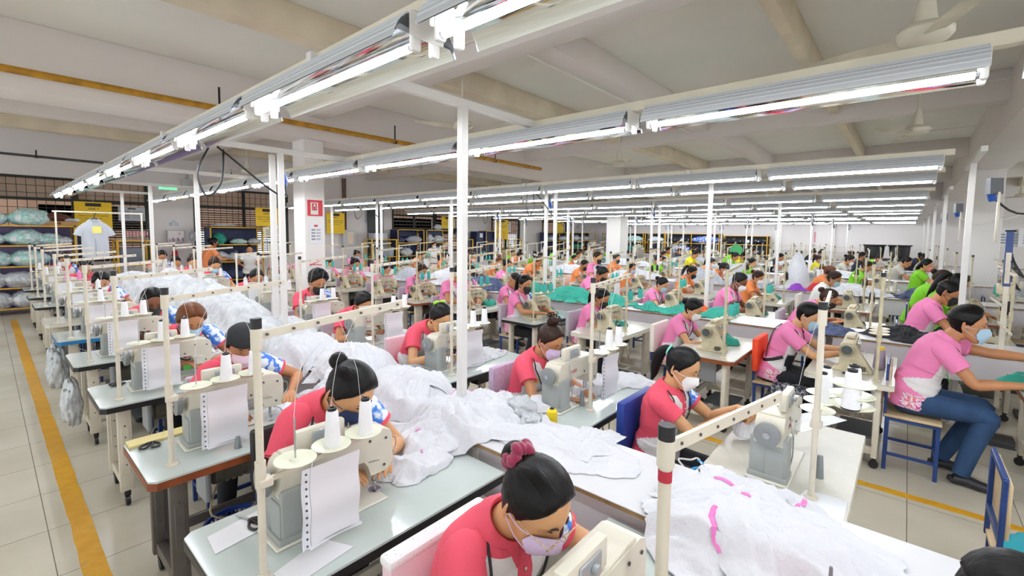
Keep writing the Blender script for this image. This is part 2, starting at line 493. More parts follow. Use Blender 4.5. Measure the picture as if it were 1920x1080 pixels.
TORSO = [(-.16, .150, .125, .125), (-.08, .172, .125, .140), (0, .172, .120, .130), (.2, .152, .112, .105), (.42, .142, .105, .098), (.62, .156, .118, .108), (.78, .168, .118, .112), (.88, .166, .100, .100), (.95, .135, .078, .085), (1.0, .085, .058, .068), (1.03, .060, .050, .058)]
def torso_tab(t, male):
    T = TORSO
    for a, b in zip(T, T[1:]):
        if t <= b[0]:
            k = (t-a[0])/(b[0]-a[0]); r = [a[i]+(b[i]-a[i])*k for i in (1, 2, 3)]
            break
    else: r = list(T[-1][1:])
    if male: r[0] *= (1.06 if t > .5 else 1.0)
    return r
class Pose:
    """seated or standing figure, hip joint height hz, facing -y"""
    def __init__(s, lean=14, bend=12, neck=30, pitch=30, yaw=0, roll=0, hz=.57, hands=None, stand=False, male=False, fat=1., elbow=(.75, .35, -.55), curl=.35, twist=0):
        s.__dict__.update(locals())
        T = .50
        s.hip = V((0, 0, hz))
        # spine curve
        n = 14; pts = [V((0, 0, hz))]; s.dirs = []
        for i in range(n):
            a = RAD(lean-6+bend*2*(i/n))
            d = V((0, -sin(a), cos(a))); s.dirs.append(d)
            pts.append(pts[-1]+d*T/n)
        s.pts = pts; s.dirs.append(s.dirs[-1])
        s.neckb = pts[-1]
        nd = V((sin(RAD(roll))*.6, -sin(RAD(neck)), cos(RAD(neck)))).normalized()
        s.nd = nd
        s.headc = s.neckb+nd*.155 + V((0, -.012, 0))
        s.HM = M.Translation(s.headc) @ Euler((0, 0, RAD(yaw))).to_matrix().to_4x4() @ Euler((RAD(pitch), RAD(roll), 0)).to_matrix().to_4x4() @ M.Scale(1.06, 4)
        s.hands = hands or ((-.13, -.50, .815), (.16, -.50, .815))
        s.arms = []
        for q, (sd, T3) in enumerate(((-1, s.hands[0]), (1, s.hands[1]))):
            c = s.at(.875); Sh = c + V((sd*(.168 if male else .155), 0, 0)) + s.dir(.875)*.005
            E, Wp = ik(Sh, V(T3), .275, .245, V((sd*elbow[0], elbow[1], elbow[2])))
            s.arms.append((sd, Sh, E, Wp))
    def at(s, t):
        k = t*14
        if k < 0: return s.pts[0]+s.dirs[0]*(t*.5)
        i = min(int(k), 13); return s.pts[i]+(s.pts[i+1]-s.pts[i])*(k-i) if i < 13 or k <= 14 else s.pts[14]+s.dirs[-1]*(t-1)*.5
    def dir(s, t):
        return s.dirs[max(0, min(14, int(t*14)))]
    def ring(s, t, off, n, bag=0):
        w, df, db = torso_tab(t, s.male); w = w*s.fat+off; df = df*s.fat+off+bag; db = db+off
        c = s.at(t); d = s.dir(t); f = V((0, -1, 0)); f = (f-d*f.dot(d)).normalized()
        R = []
        for j in range(n):
            a = 2*pi*j/n
            ca, sa = cos(a), sin(a)
            e = .82
            x = (abs(sa)**e)*(1 if sa > 0 else -1)*w; y = (abs(ca)**e)*(1 if ca > 0 else -1)*(df if ca > 0 else db)
            R.append(c+V((x, 0, 0))+f*y)
        return R

def build_person(ps, vox=.0065):
    """returns meshes dict(body, shirt, trousers, shoes)"""
    out = {}
    b = MB()
    b.rings(head_rings(ps.HM))
    for sd in (-1, 1):   # ears
        e = [ps.HM @ V((sd*(.070+.010*k), .012+.012*k, -.012+.030*q)) for k, q in ((0, -1), (.9, -.6), (1.2, .3), (.9, 1.), (0, .9))]
        b.tube(e, [.006, .007, .007, .007, .006], 8, 3)
        b.ball(ps.HM @ V((sd*.073, .012, -.01)), (.006, .013, .022), 10)
    hb = ps.HM @ V((0, .02, -.07))
    b.tube([ps.at(.93), ps.neckb+ps.nd*.02, ps.neckb+ps.nd*.07, hb, ps.HM @ V((0, .01, -.03))], [.07, .056, .052, .052, .045], 20, 3)
    b.rings([ps.ring(t, -.012, 28) for t in [-.14+.03*i for i in range(39)]])
    for sd, S, E, W in ps.arms:
        d = (W-E).normalized()
        b.tube([S+V((-sd*.05, 0, .0)), S, S+(E-S)*.35, S+(E-S)*.75, E, E+(W-E)*.25, E+(W-E)*.65, W, W+d*.01], [.045, .052, .045, .039, .037, .038, .030, .0235, .022], 16, 3)
        F = (d + V((-sd*.15, -.35, 0))); F.z *= .35
        hand_into(b, W, F, V((0, -.12, -1)), 1 if sd < 0 else -1, ps.curl)
    me = b.mesh('tmp', SKINS[0], ang=None)
    o = link('tmp', me)
    md = o.modifiers.new('r', 'REMESH'); md.mode = 'VOXEL'; md.voxel_size = vox; md.use_smooth_shade = True
    dg = bpy.context.evaluated_depsgraph_get()
    body = bpy.data.meshes.new_from_object(o.evaluated_get(dg))
    bpy.data.objects.remove(o); bpy.data.meshes.remove(me)
    bm = bmesh.new(); bm.from_mesh(body)
    bmesh.ops.smooth_vert(bm, verts=bm.verts, factor=.5, use_axis_x=True, use_axis_y=True, use_axis_z=True)
    bm.to_mesh(body); bm.free()
    body.materials.clear(); body.materials.append(SKINS[0])
    body.polygons.foreach_set('use_smooth', [True]*len(body.polygons))
    body.name = 'body'; out['body'] = body
    # shirt ------------------------------------------------------------
    b = MB(); n = 104 if vox < .006 else 64; nt = 84 if vox < .006 else 46; ts = [-.13+1.145*i/(nt-1) for i in range(nt)]
    R = []
    for i, t in enumerate(ts):
        fold = .004+.006*max(0, 1-abs(t-.15)/.4)
        r = ps.ring(t, .014+(.008 if t < .3 else 0), n, .012*max(0, 1-abs(t-.3)/.4))
        c = ps.at(t)
        rr = []
        for j, p in enumerate(r):
            w = noise.noise(V((j/n*9, t*9+ps.lean, 2.3)))*fold + abs(noise.noise(V((p.x*9+p.z*14, p.y*9-p.z*10, 4.))))*fold*1.4
            if t > .93: w *= max(0, 1-(t-.93)/.05)
            rr.append(p+(p-c).normalized()*w)
        R.append(rr)
    def slot(i, j):
        t = ts[i]; a = 2*pi*(j+.5)/n
        if a > pi: a -= 2*pi
        A = abs(a)
        if A < .10 and t > .62: return 0
        if t > .985: return 0
        if A < 1.15+.25*(t-.5): return 1
        if t < .42 and t > .10 and A < 1.15+1.1*(1-abs(t-.26)/.16): return 1
        if t <= .10 and A < 1.9: return 2
        return 0
    b.rings(R, mifn=slot, cap=False)
    for sd, S, E, W in ps.arms:
        d = (E-S); L = d.length; d.normalize()
        up = .58 if ps.male else .52
        P = [S+V((-sd*.115, 0, .030)), S+V((-sd*.06, 0, .012)), S+V((-sd*.01, 0, .004)), S+d*L*.2, S+d*L*.4, S+d*L*up]
        b.mi = 3 if sd > 0 else 0
        b.tube(P, [.034, .058, .069, .066, .063, .062], 22, 4, cap=False)
        # cuff
        e = S+d*L*up
        b.mi = 0
        b.tube([e-d*.018, e-d*.001, e+d*.002, e-d*.002], [.0645, .0645, .060, .056], 22, 1, cap=False)
    # collar
    b.mi = 0
    nb = ps.neckb-ps.dirs[-1]*.005; dd = (ps.dirs[-1]+ps.nd*.5).normalized(); f = V((0, -1, 0)); f = (f-dd*f.dot(dd)).normalized()
    Rc = []
    for k, (rr, h) in enumerate(((.062, .005), (.066, .040), (.072, .043), (.092, .020), (.104, -.004), (.100, -.006), (.070, .02))):
        ring = []
        for j in range(33):
            a = -pi+.30+(2*pi-.60)*j/32      # open at the front
            a2 = a+pi
            ext = 1+.30*max(0, cos(a2))**3*(k in (3, 4, 5))
            ring.append(nb+V((sin(a2)*rr*1.02, 0, 0))+f*cos(a2)*rr*.92*ext+dd*(h-(.035*max(0, cos(a2))**2 if k in (3, 4, 5) else .012*max(0, cos(a2)))))
        Rc.append(ring)
    b.rings(Rc, closed=False, cap=False)
    for t in (.90, .82, .74, .66):
        c = ps.ring(t, .019, 4)[0]; dq = ps.dir(t).cross(V((1, 0, 0)))
        b.ball(c, (.005, .003, .005), 8, mi=4)
    out['shirt'] = b.mesh('polo_shirt', [SHIRTS['coral'], PANELW, PRINT, PRINTB, BUTTON], ang=1.3)
    # trousers + shoes --------------------------------------------------
    b = MB(); shoes = []
    b.rings([ps.ring(t, .004, 28) for t in (-.15, -.1, -.05, 0, .05, .1)])
    for sd in (-1, 1):
        h = ps.hip+V((sd*.088, .0, -.02))
        if ps.stand:
            kn = V((sd*.10, -.02, ps.hz*.52)); an = V((sd*.10, .02, .08)); toe = V((sd*.12, -.14, .03))
        else:
            kn = V((sd*.13, -.40, ps.hz-.03)); an = V((sd*.12, -.30 if sd < 0 else -.20, .09)); toe = an+V((sd*.02, -.16, -.05))
        b.tube([h+V((-sd*.02, .05, .0)), h, h+(kn-h)*.5, kn, kn+(an-kn)*.15+V((0, -.01, 0)), kn+(an-kn)*.5, an+V((0, 0, .0))], [.095, .098, .082, .066, .062, .058, .05], 18, 4)
        sh = MB(); sh.tube([an+V((0, .045, -.03)), an+V((0, .04, -.045)), an+V((0, -.03, -.04)), an+V((sd*.01, -.10, -.052)), toe+V((0, 0, -.005)), toe+V((0, -.02, -.012))], [.02, .042, .045, .042, .035, .012], 14, 3, sq=.8)
        shoes.append(sh.mesh('shoe', mat('dark_shoes', '26252a', .5), ang=1.3))
    out['trousers'] = b.mesh('trousers', DARKT, ang=1.3)
    out['shoes'] = shoes
    # lanyard
    b = MB()
    pts = []
    for j in range(25):
        a = -pi*.92+pi*1.84*j/24
        t = .99-.62*(abs(a)/(pi*.92))**1.6 if False else None
    for sd in (-1, 1):
        P = [ps.neckb+V((0, .075, .012))]
        P.append(ps.neckb+V((sd*.055, .035, .030)))
        for t, a in ((.985, .95), (.93, .72), (.85, .50), (.75, .32), (.65, .14), (.60, 0.03)):
            r = ps.ring(t, .028 if t < .95 else .040, 200); P.append(r[int(sd*a/(2*pi)*200) % 200])
        b.tube(P, .0045, 8, 4)
    p = ps.ring(.52, .034, 4)[0]
    out['lanyard'] = b.mesh('lanyard', STRAP, ang=1.2)
    c = MB(); c.box((0, 0, 0), (.062, .005, .09), .004, rot=(-RAD(ps.lean), 0, 0))
    for i in range(len(c.v)): c.v[i] = tuple(V(c.v[i])+p)
    out['badge'] = c.mesh('badge', mat('green_badge', '55c83a', .4), ang=.6)
    return out

POSES = {}
def pose(name, vox, **k):
    ps = Pose(**k); POSES[name] = (ps, build_person(ps, vox)); return ps
def person(posename, x, y, zh, label, shirt='pink', hair='bun', hcol='black', mask='white', skin=0, glasses=False, plain=False, lanyard=True, denim=False, group=None, rz=0., near=False, extra=None, yaw=0):
    faraway = x*.75+y*.65 > 8.2
    """zh = height of head centre wanted; x, y = head position"""
    ps, me = POSES[posename]
    s = max(.93, min(1.12, zh/ps.headc.z))
    R = Euler((0, 0, rz)).to_matrix()
    off = R @ (V((ps.headc.x, ps.headc.y, 0))*s)
    root = thing('person', label, 'person', (x-off.x, y-off.y, 0), rz, group)
    root.scale = (s, s, s)
    bo = part('body', me['body'], None, root); setmat(bo, 0, SKINS[skin])
    sh = part('polo_shirt', me['shirt'], None, root); sm = SHIRTS[shirt]
    setmat(sh, 0, sm); setmat(sh, 4, BUTTON)
    if plain:
        for i in (1, 2, 3): setmat(sh, i, sm)
    elif shirt != 'coral' and posename not in ('up', 'stand'): setmat(sh, 3, sm)
    if shirt in ('orange', 'lime'): setmat(sh, 2, sm); setmat(sh, 3, sm)
    tr = part('trousers', me['trousers'], None, root)
    if denim: setmat(tr, 0, DENIM)
    if not faraway:
        for q in me['shoes']: part('shoe', q, None, root)
    HM = ps.HM
    def onhead(nm, mesh, m=None):
        o = part(nm, mesh, None, root); o.matrix_local = HM @ M.Scale(1.0, 4)
        if m: setmat(o, 0, m)
        return o
    if not faraway:
        for nm, e in EYEM: onhead(nm, e)
    if hair: onhead('hair', HAIRM[hair], HAIRS[hcol])
    if mask: onhead('face_mask', MASKME, MASKM[mask])
    if glasses: onhead('glasses', GLASSM)
    if lanyard and not plain: part('lanyard', me['lanyard'], None, root)
    return root, ps, onhead
# ------------------------------------------------------------------ sewing kit prototypes (all facing -y, long side along x)
def table_proto(top, edge, style):
    t = thing('sewing_table', 'x', 'table')
    L, D = 1.2, .62
    b = MB().prism([(.03, 0), (L, 0), (L, D), (.03, D), (.0, D-.03), (0, .03)], .010, M.Translation((0, 0, .750))); part('tabletop', b, top, t)
    b = MB().prism([(.03, -.002), (L, -.002), (L, D+.002), (.03, D+.002), (-.002, D-.03), (-.002, .03)], .036, M.Translation((0, 0, .713))); part('edging', b, edge, t)
    fm = CREAM if style != 'dark' else mat('dark_leg_paint', '6b6660', .5, .3, var=.3)
    for x in (.13, 1.05):
        for y in (.10, .52):
            lw = .15 if style == 'wide' else .078
            l = MB(); l.box((x, y, .42), (lw, .040, .62), .006)
            l.box((x, y, .40), (lw*.6, .046, .34), .004)
            for z in (.30, .38, .5, .58): l.cyl((x, y-.023, z), (x, y+.023, z), .006, 8, mi=1)
            lo = part('leg', l, [fm, DGREY], t)
            c = MB(); c.box((x, y, .095), (.036, .03, .05), .006)
            c.cyl((x-.012, y, .036), (x+.012, y, .036), .034, 14); part('caster', c, BLACK, lo)
    f = MB()
    for x in (.13, 1.05): f.box((x, .31, .15), (.05, .46, .06), .006); f.box((x, .31, .70), (.06, .5, .03), .004)
    f.box((.59, .52, .22), (.92, .03, .06), .005); f.box((.59, .31, .15), (.9, .05, .03), .004)
    part('frame', f, fm, t)
    m = MB()
    m.cyl((.34, .33, .58), (.60, .33, .58), .085, 18); m.cyl((.60, .33, .58), (.64, .33, .58), .06, 16); m.box((.47, .33, .68), (.16, .12, .05), .01)
    for i in range(6): m.cyl((.37+i*.035, .33, .58), (.38+i*.035, .33, .58), .092, 18)
    part('motor', m, mat('motor_casting', '7a776c', .5, .4, var=.3), t)
    g = MB().box((.30, .33, .56), (.035, .18, .26), .02); part('belt_guard', g, mat('belt_guard_grey', 'a7acb2', .4), t)
    p = MB().box((.62, .25, .16), (.44, .30, .02), .006); part('treadle', p, DGREY, t)
    k = MB().box((.80, .30, .62), (.16, .10, .16), .008); part('control_box', k, BLACK, t)
    w = MB(); w.tube([(.36, .3, .5), (.3, .2, .38), (.5, .22, .32), (.8, .27, .5)], .006, 6, 5); w.tube([(.84, .3, .55), (.9, .28, .35), (.98, .3, .30), (1.03, .32, .5)], .005, 6, 5)
    part('cable', w, mat('cable_beige', 'b5a98a', .6), t)
    return t

def machine_grey():
    t = thing('sewing_machine', 'x', 'sewing machine')
    b = MB()
    b.box((.20, 0, .006), (.48, .19, .012), .004)                        # bed plate
    part('bed_plate', b, mat('bed_enamel', 'e4e1d4', .3), t)
    b = MB(); b.box((.045, .0, .112), (.115, .165, .205), .012); b.box((.04, .0, .02), (.13, .175, .03), .006)
    b.box((-.014, -.03, .09), (.006, .08, .15), .002); b.cyl((-.012, .05, .03), (-.020, .05, .03), .006, 8)
    part('pillar_housing', b, GREY, t)
    b = MB()
    prof = [(-.015, .20), (.0, .29), (.02, .315), (.44, .315), (.475, .30), (.485, .27), (.485, .16), (.465, .12), (.375, .12), (.36, .17), (.34, .195), (.14, .20), (.11, .18), (.105, .10), (-.0, .10)]
    b.prism([(x, z) for x, z in prof], .125, M.Translation((0, .0625, 0)) @ Euler((RAD(90), 0, 0)).to_matrix().to_4x4())
    b.box((.23, 0, .318), (.40, .115, .012), .004)
    for x, z in ((.12, .29), (.30, .22), (.37, .28), (.44, .15), (.45, .27)): b.cyl((x, -.064, z), (x, -.0675, z), .006, 10, mi=1)
    part('arm', b, [CREAM2, DGREY], t)
    b = MB(); b.lathe([(.0, 0), (.018, 0), (.022, .006), (.03, .004), (.052, .01), (.058, .02), (.058, .038), (.03, .045)], (-.02, 0, .245), 26, Euler((0, RAD(-90), 0)).to_matrix().to_4x4() @ M.Translation((0, 0, -.0)))
    part('handwheel', b, mat('handwheel_grey', '8d908f', .35, .3), t)
    b = MB(); b.cyl((-.066, 0, .245), (-.071, 0, .245), .016, 16); part('wheel_hub', b, STEEL, t)
    b = MB(); b.cyl((.43, 0, .02), (.43, 0, .13), .0055, 10); b.cyl((.43, .018, .045), (.43, .018, .13), .0045, 8); b.box((.43, .0, .045), (.014, .020, .022), .003)
    b.box((.43, -.012, .018), (.022, .040, .006), .002); b.tube([(.44, -.02, .10), (.47, -.03, .09), (.49, -.03, .06)], .004, 8, 3)
    part('needle_bar', b, STEEL, t)
    b = MB(); b.lathe([(.0, 0), (.028, 0), (.028, .002), (0, .002)], (.43, 0, .0125), 20); b.box((.32, 0, .013), (.045, .02, .002)); part('needle_plate', b, STEEL, t)
    b = MB(); b.box((.16, -.04, .375), (.20, .035, .085), .008); part('control_panel', b, CREAM2, t)
    b = MB(); b.box((.17, -.06, .372), (.10, .006, .062), .002); b.cyl((.18, -.064, .375), (.18, -.078, .375), .013, 12); b.cyl((.16, 0, .32), (.16, -.04, .35), .006, 8)
    part('panel_plate', b, mat('panel_grey', 'aeb3b6', .35, .4), t)
    b = MB(); b.cyl((.30, -.01, .32), (.30, -.01, .37), .003, 6); b.cyl((.30, -.01, .35), (.30, -.01, .356), .012, 12); b.tube([(.12, -.065, .30), (.10, -.085, .22), (.115, -.085, .10), (.09, -.07, .03)], .004, 6, 4)
    b.tube([(.47, -.02, .25), (.52, -.03, .24), (.52, -.03, .19), (.47, -.05, .17), (.36, -.07, .19)], .003, 6, 4)
    part('thread_guide', b, STEEL, t)
    return t
def machine_beige():
    t = thing('sewing_machine', 'x', 'sewing machine'); 
    RX = M.Translation((0, 0, 0)) @ M(((0, 0, 1, 0), (1, 0, 0, 0), (0, 1, 0, 0), (0, 0, 0, 1)))   # (a,b,h)->(h,a,b): profile in y-z, extruded along x
    b = MB(); b.prism([(.065, 0), (-.17, 0), (-.175, .025), (-.050, .225), (-.03, .255), (.045, .255), (.065, .23)], .085, RX); b.box((.05, -.02, .012), (.16, .26, .024), .006)
    part('pillar_housing', b, BEIGE, t)
    b = MB()
    prof = [(.05, .245), (.10, .262), (.40, .275), (.44, .255), (.45, .13), (.43, .095), (.35, .095), (.33, .16), (.14, .17), (.05, .14)]
    b.prism(prof, .095, M.Translation((0, .05, 0)) @ Euler((RAD(90), 0, 0)).to_matrix().to_4x4()); b.box((.22, 0, .008), (.5, .18, .016), .004)
    b.box((.26, .0, .283), (.22, .07, .03), .008); b.box((.40, .0, .16), (.085, .125, .13), .01)
    part('arm', b, BEIGE, t)
    b = MB(); b.lathe([(0, 0), (.02, 0), (.024, .01), (.05, .008), (.056, .016), (.056, .034), (.03, .04)], (0, .01, .195), 24, Euler((0, RAD(-90), 0)).to_matrix().to_4x4())
    part('handwheel', b, mat('old_handwheel', 'a59b80', .35, .5, var=.2), t)
    b = MB(); b.lathe([(.030, 0), (.040, 0), (.040, .004), (.030, .004)], (-.037, .01, .195), 20, Euler((0, RAD(-90), 0)).to_matrix().to_4x4()); b.cyl((-.036, .01, .195), (-.042, .01, .195), .012, 12); part('wheel_ring', b, DGREY, t)
    b = MB(); b.cyl((.41, 0, .02), (.41, 0, .13), .006, 8); b.cyl((.385, 0, .03), (.385, 0, .12), .005, 8); b.box((.40, 0, .03), (.045, .03, .02), .003); b.tube([(.45, -.03, .12), (.50, -.06, .10), (.52, -.04, .06)], .005, 6, 3)
    part('needle_bar', b, DSTEEL, t)
    b = MB(); b.box((.0, -.10, .035), (.05, .06, .05), .01); b.cyl((-.03, -.1, .04), (.0, -.1, .04), .022, 12); part('looper_cover', b, DSTEEL, t)
    b = MB()
    for x in (.18, .24, .30): b.cyl((x, -.04, .225), (x, -.075, .225), .010, 10); b.cyl((x, -.065, .225), (x, -.07, .225), .014, 10)
    b.tube([(.1, -.05, .24), (.14, -.10, .18), (.1, -.11, .05)], .003, 6, 3)
    part('tension_dial', b, STEEL, t)
    return t

def stand_proto(beige=False):
    pm = BEIGE if beige else CREAM
    t = thing('thread_stand', 'x', 'thread stand')
    b = MB(); b.cyl((0, 0, 0), (0, 0, .86), .0125, 14); b.lathe([(.030, 0), (.030, .006), (.016, .014), (.016, .03), (.0125, .03)], n=14)
    b.cyl((0, 0, .80), (0, 0, .87), .018, 14); b.cyl((0, 0, .33), (0, 0, .42), .0175, 12); part('pole', b, pm, t)
    b = MB().cyl((0, 0, .87), (0, 0, .905), .0175, 14); part('pole_cap', b, BLACK, t)
    b = MB().bar((.0, 0, .845), (.60, .04, .885), .012, .028)
    for i in range(7): b.cyl((.03+i*.09, -.008+i*.006, .848+i*.006), (.03+i*.09, -.014+i*.006, .848+i*.006), .005, 8, mi=1)
    part('thread_arm', b, [pm, DSTEEL], t)
    b = MB(); b.box((0.012, 0, .345), (.045, .045, .03), .004); b.bar((.02, 0, .345), (.46, .03, .365), .010, .018); part('plate_arm', b, pm, t)
    for i, x in enumerate((.12, .26, .40)):
        y = .01+i*.008; z = .372+i*.002
        p = MB(); p.lathe([(.0, .0), (.060, .002), (.072, .008), (.070, .010), (.02, .006), (.018, .012), (0, .012)], (x, y, z), 26)
        po = part('spool_plate', p, mat('plate_ivory', 'e9e9d2', .25) if not beige else pm, t)
        p = MB(); p.cyl((x, y, z+.006), (x, y, z+.16), .0035, 8); part('spool_pin', p, STEEL, po)
    b = MB()
    for x in (.12, .26): b.tube([(x, .014, .53), (x+.03, .02, .70), (x+.12, .03, .862)], .0009, 4, 2)
    b.tube([(.3, .03, .868), (.42, .10, .62), (.46, .14, .38)], .0009, 4, 2)
    part('thread', b, THREADW, t)
    return t
def spool_proto():
    t = thing('thread_spool', 'x', 'thread spool')
    b = MB().lathe([(.026, .0), (.031, .003), (.030, .02), (.022, .135), (.018, .140), (.0, .140)], n=18); part('thread_cone', b, THREADW, t)
    b = MB().lathe([(.031, 0), (.031, -.002), (0, -.002)][::-1]+[(.031, .004)], n=18); b.lathe([(.016, .13), (.017, .150), (.008, .152), (.008, .14)], n=14); part('core', b, BLACK, t)
    return t
def spool_teal():
    t = thing('thread_spool', 'x', 'thread spool')
    b = MB().lathe([(.030, .0), (.034, .006), (.030, .115), (.022, .122), (0, .122)], n=18); part('thread_cone', b, THREADT, t)
    b = MB().lathe([(.012, .12), (.012, .135), (.0, .137)], n=12); part('core', b, BLACK, t)
    return t
def spool_simple(name, m):
    b = MB().lathe([(.027, .0), (.030, .004), (.024, .125), (.012, .132), (.012, .145), (0, .147)], n=12)
    return b.mesh(name, m)
def paper_proto():
    t = thing('paper_sleeve', 'x', 'paper')
    def sheet(x0, x1, z0, z1, y, th, nx=10, nz=12, ph=0.):
        b = MB(); R = []
        for i in range(nz+1):
            z = z0+(z1-z0)*i/nz
            R.append([V((x0+(x1-x0)*j/nx + .01*(z1-z)*3*.0, y+.012*sin(3*j/nx+ph)*(1-i/nz)+.006*sin(i*.9+ph), z)) for j in range(nx+1)])
        b.rings(R, closed=False, cap=False); b.rings([[p+V((0, th, 0)) for p in r] for r in R][::-1], closed=False, cap=False)
        return b
    part('page', sheet(.02, .215, .0, .30, 0, .0015), PAPER, t)
    b = sheet(-.012, .018, -.008, .302, -.001, .0012, 3)
    for i in range(11): b.cyl((.003, -.003+.006*sin((12-12*(i+.5)/11)*.0), .012+i*.027), (.003, -.0065, .012+i*.027), .004, 8, mi=1)
    part('punched_strip', b, [SLEEVE, DGREY], t)
    b = sheet(.015, .225, -.012, .0, -.002, .001, 10, 2); part('clear_hem', b, SLEEVE, t)
    return t
def chair_proto(cover=None, wood=True):
    """blue steel chair; back towards +y. origin on the floor under the seat centre"""
    t = thing('work_chair', 'x', 'chair')
    b = MB().box((0, 0, .468), (.42, .36, .025), .006); part('seat', b, PLY, t)
    f = MB()
    for z, s in ((.44, 1), (.14, 1)):
        f.box((0, -.16, z), (.40, .022, .022)); f.box((0, .16, z), (.40, .022, .022)); f.box((-.19, 0, z), (.022, .34, .022)); f.box((.19, 0, z), (.022, .34, .022))
    part('frame', f, BLUEP, t)
    for x in (-.19, .19):
        for y in (-.16, .16):
            l = MB().box((x, y, .228), (.027, .027, .456), .003); part('leg', l, BLUEP, t)
    b = MB()
    for x in (-.19, .19): b.box((x, .175, .67), (.027, .02, .44), .003)
    b.box((0, .175, .885), (.40, .02, .03), .003); b.box((0, .175, .60), (.38, .02, .03), .003); part('back_frame', b, BLUEP, t)
    b = MB().box((0, .158, .745), (.40, .016, .26), .006); part('backrest', b, PLY, t)
    if cover is not None:
        b = MB(); b.box((0, .166, .745), (.445, .060, .335), .018); part('back_cover', b, cover, t)
    return t
def scissors_proto():
    t = thing('scissors', 'x', 'scissors')
    b = MB()
    for s in (-1, 1):
        pts = [V((s*.004, 0, .006)), V((s*.020, .02, .007)), V((s*.040, .045, .007)), V((s*.042, .075, .007)), V((s*.022, .088, .007)), V((s*.010, .070, .007)), V((s*.008, .03, .007)), V((s*.003, .004, .007))]
        b.tube(pts, .0055, 8, 4)
    part('handles', b, BLACK, t)
    b = MB(); b.prism([(-.006, 0), (.006, 0), (.004, -.06), (0, -.085), (-.004, -.06)], .003, M.Translation((0, 0, .004))); b.cyl((0, 0, .002), (0, 0, .011), .005, 10); part('blades', b, STEEL, t)
    return t

def fold(x, y, seed, f=6.):
    w = noise.noise(V((x*2.1+seed, y*2.1, seed)))*1.2
    a = noise.noise(V((x*f*.35+w, y*f+w*2, seed*2.3)))
    c = noise.noise(V((x*f+w*1.5, y*f*.45-w, seed+7)))
    d = noise.noise(V((x*f*2.3+w, y*f*1.6+w, seed+3)))
    return (1-3.4*abs(a)**.8)*.65+(1-3.4*abs(c)**.8)*.55+.30*(1-3*abs(d))
def cloth_mesh(name, mats, a, b_, h, seed, amp=.018, f=7., nr=30, na=84, drop=None, arms=True, pw=2.4):
    """crumpled garment lying on a surface: soft mound with ridged folds and an irregular outline"""
    b = MB(); R = []
    def rad(t):
        r = 1+.20*noise.noise(V((cos(t)*1.3, sin(t)*1.3, seed)))+.12*noise.noise(V((cos(t)*3.1, sin(t)*3.1, seed+5)))+.05*noise.noise(V((cos(t)*8, sin(t)*8, seed+9)))
        if arms: r += .16*max(0, cos(2*t+seed))**3
        return r
    def pt(t, k):
        r = rad(t)*k; x = a*r*cos(t); y = b_*r*sin(t)
        e = max(0, 1-k**pw)
        z = h*e**.75*(.72+.5*noise.noise(V((x*2.2+seed, y*2.2, 1.)))) + (amp*fold(x, y, seed, f)+amp*.6)*min(1, (1-k)*5+.25)
        z = max(z, .003)
        if drop and k > .55:
            d = drop(x, y)
            if d > 0: z -= d
        return V((x, y, z))
    for i in range(nr+1):
        k = (i/nr)**.8
        R.append([pt(2*pi*j/na, k) for j in range(na)])
    b.rings(R[::-1], cap=False)
    e = [p-V((0, 0, .003 if not drop else .006)) for p in R[-1]]
    b.rings([e, R[-1]][::1], cap=False)
    b.rings([[V((p.x*.05, p.y*.05, e[0].z*0+.001)) for p in e], e], cap=False)
    return b.mesh(name, mats, ang=None), pt
def tape_on(pt, t0, t1, k0, k1, w=.010, wob=.0, n=22):
    b = MB(); R = []
    for i in range(n+1):
        s = i/n; t = t0+(t1-t0)*s+wob*sin(s*7); k = k0+(k1-k0)*s
        p = pt(t, k); q = pt(t+.02, min(.98, k+.004)); d = (pt(t+(t1-t0)*.03, k+(k1-k0)*.03)-p); d.z = 0
        nrm = V((-d.y, d.x, 0)); nrm = nrm.normalized() if nrm.length > 1e-6 else V((1, 0, 0))
        R.append([p-nrm*w+V((0, 0, .001)), p-nrm*w*.5+V((0, 0, .007)), p+nrm*w*.5+V((0, 0, .007)), p+nrm*w+V((0, 0, .001))])
    b.rings(R, closed=False, cap=False)
    return b

def fixture_proto():
    t = thing('fluorescent_fixture', 'x', 'ceiling light')
    L = 1.41
    # ribbed hood: cross-section in x-z extruded along y
    def ext(prof, th, y0=0, y1=L):
        b = MB(); R = []
        for y in (y0, y1): R.append([V((x, y, z)) for x, z in prof]+[V((x, y, z+th)) for x, z in prof[::-1]])
        b.rings(R); return b
    half = [(-.140, -.016), (-.131, .004), (-.133, .009), (-.120, .026), (-.123, .031), (-.106, .046), (-.109, .051), (-.088, .063), (-.091, .068), (-.060, .078), (-.060, .084), (-.045, .087)]
    hood = half+[(-x, z) for x, z in half[::-1]]
    part('ribbed_housing', ext([(x, z+.004) for x, z in hood], .008), ALU, t)
    refl = [(-.137, -.014), (-.125, .010), (-.095, .042), (-.05, .066), (0, .052), (.05, .066), (.095, .042), (.125, .010), (.137, -.014)]
    part('mirror_reflector', ext(refl, .003, .01, L-.01), MIRROR, t)
    for y in (-.006, L):
        b = MB(); b.box((0, y+.003, .050), (.15, .008, .085), .002)
        for x in (-.042, .042): b.box((x, y+.003+(.012 if y < 0 else -.012), .004), (.040, .028, .085), .012)
        part('end_cap', b, WHITE, t)
    b = MB(); b.cyl((-.042, .03, -.016), (-.042, L-.03, -.016), .0145, 14); part('lit_tube', b, TUBE, t)
    for y in (.018, L-.03): part('tube_collar', MB().cyl((-.042, y, -.016), (-.042, y+.016, -.016), .015, 12), STEEL, t)
    return t
TUBE = mat('fluorescent_tube', 'ffffff', .5, emit=('f4f8ff', 30.))

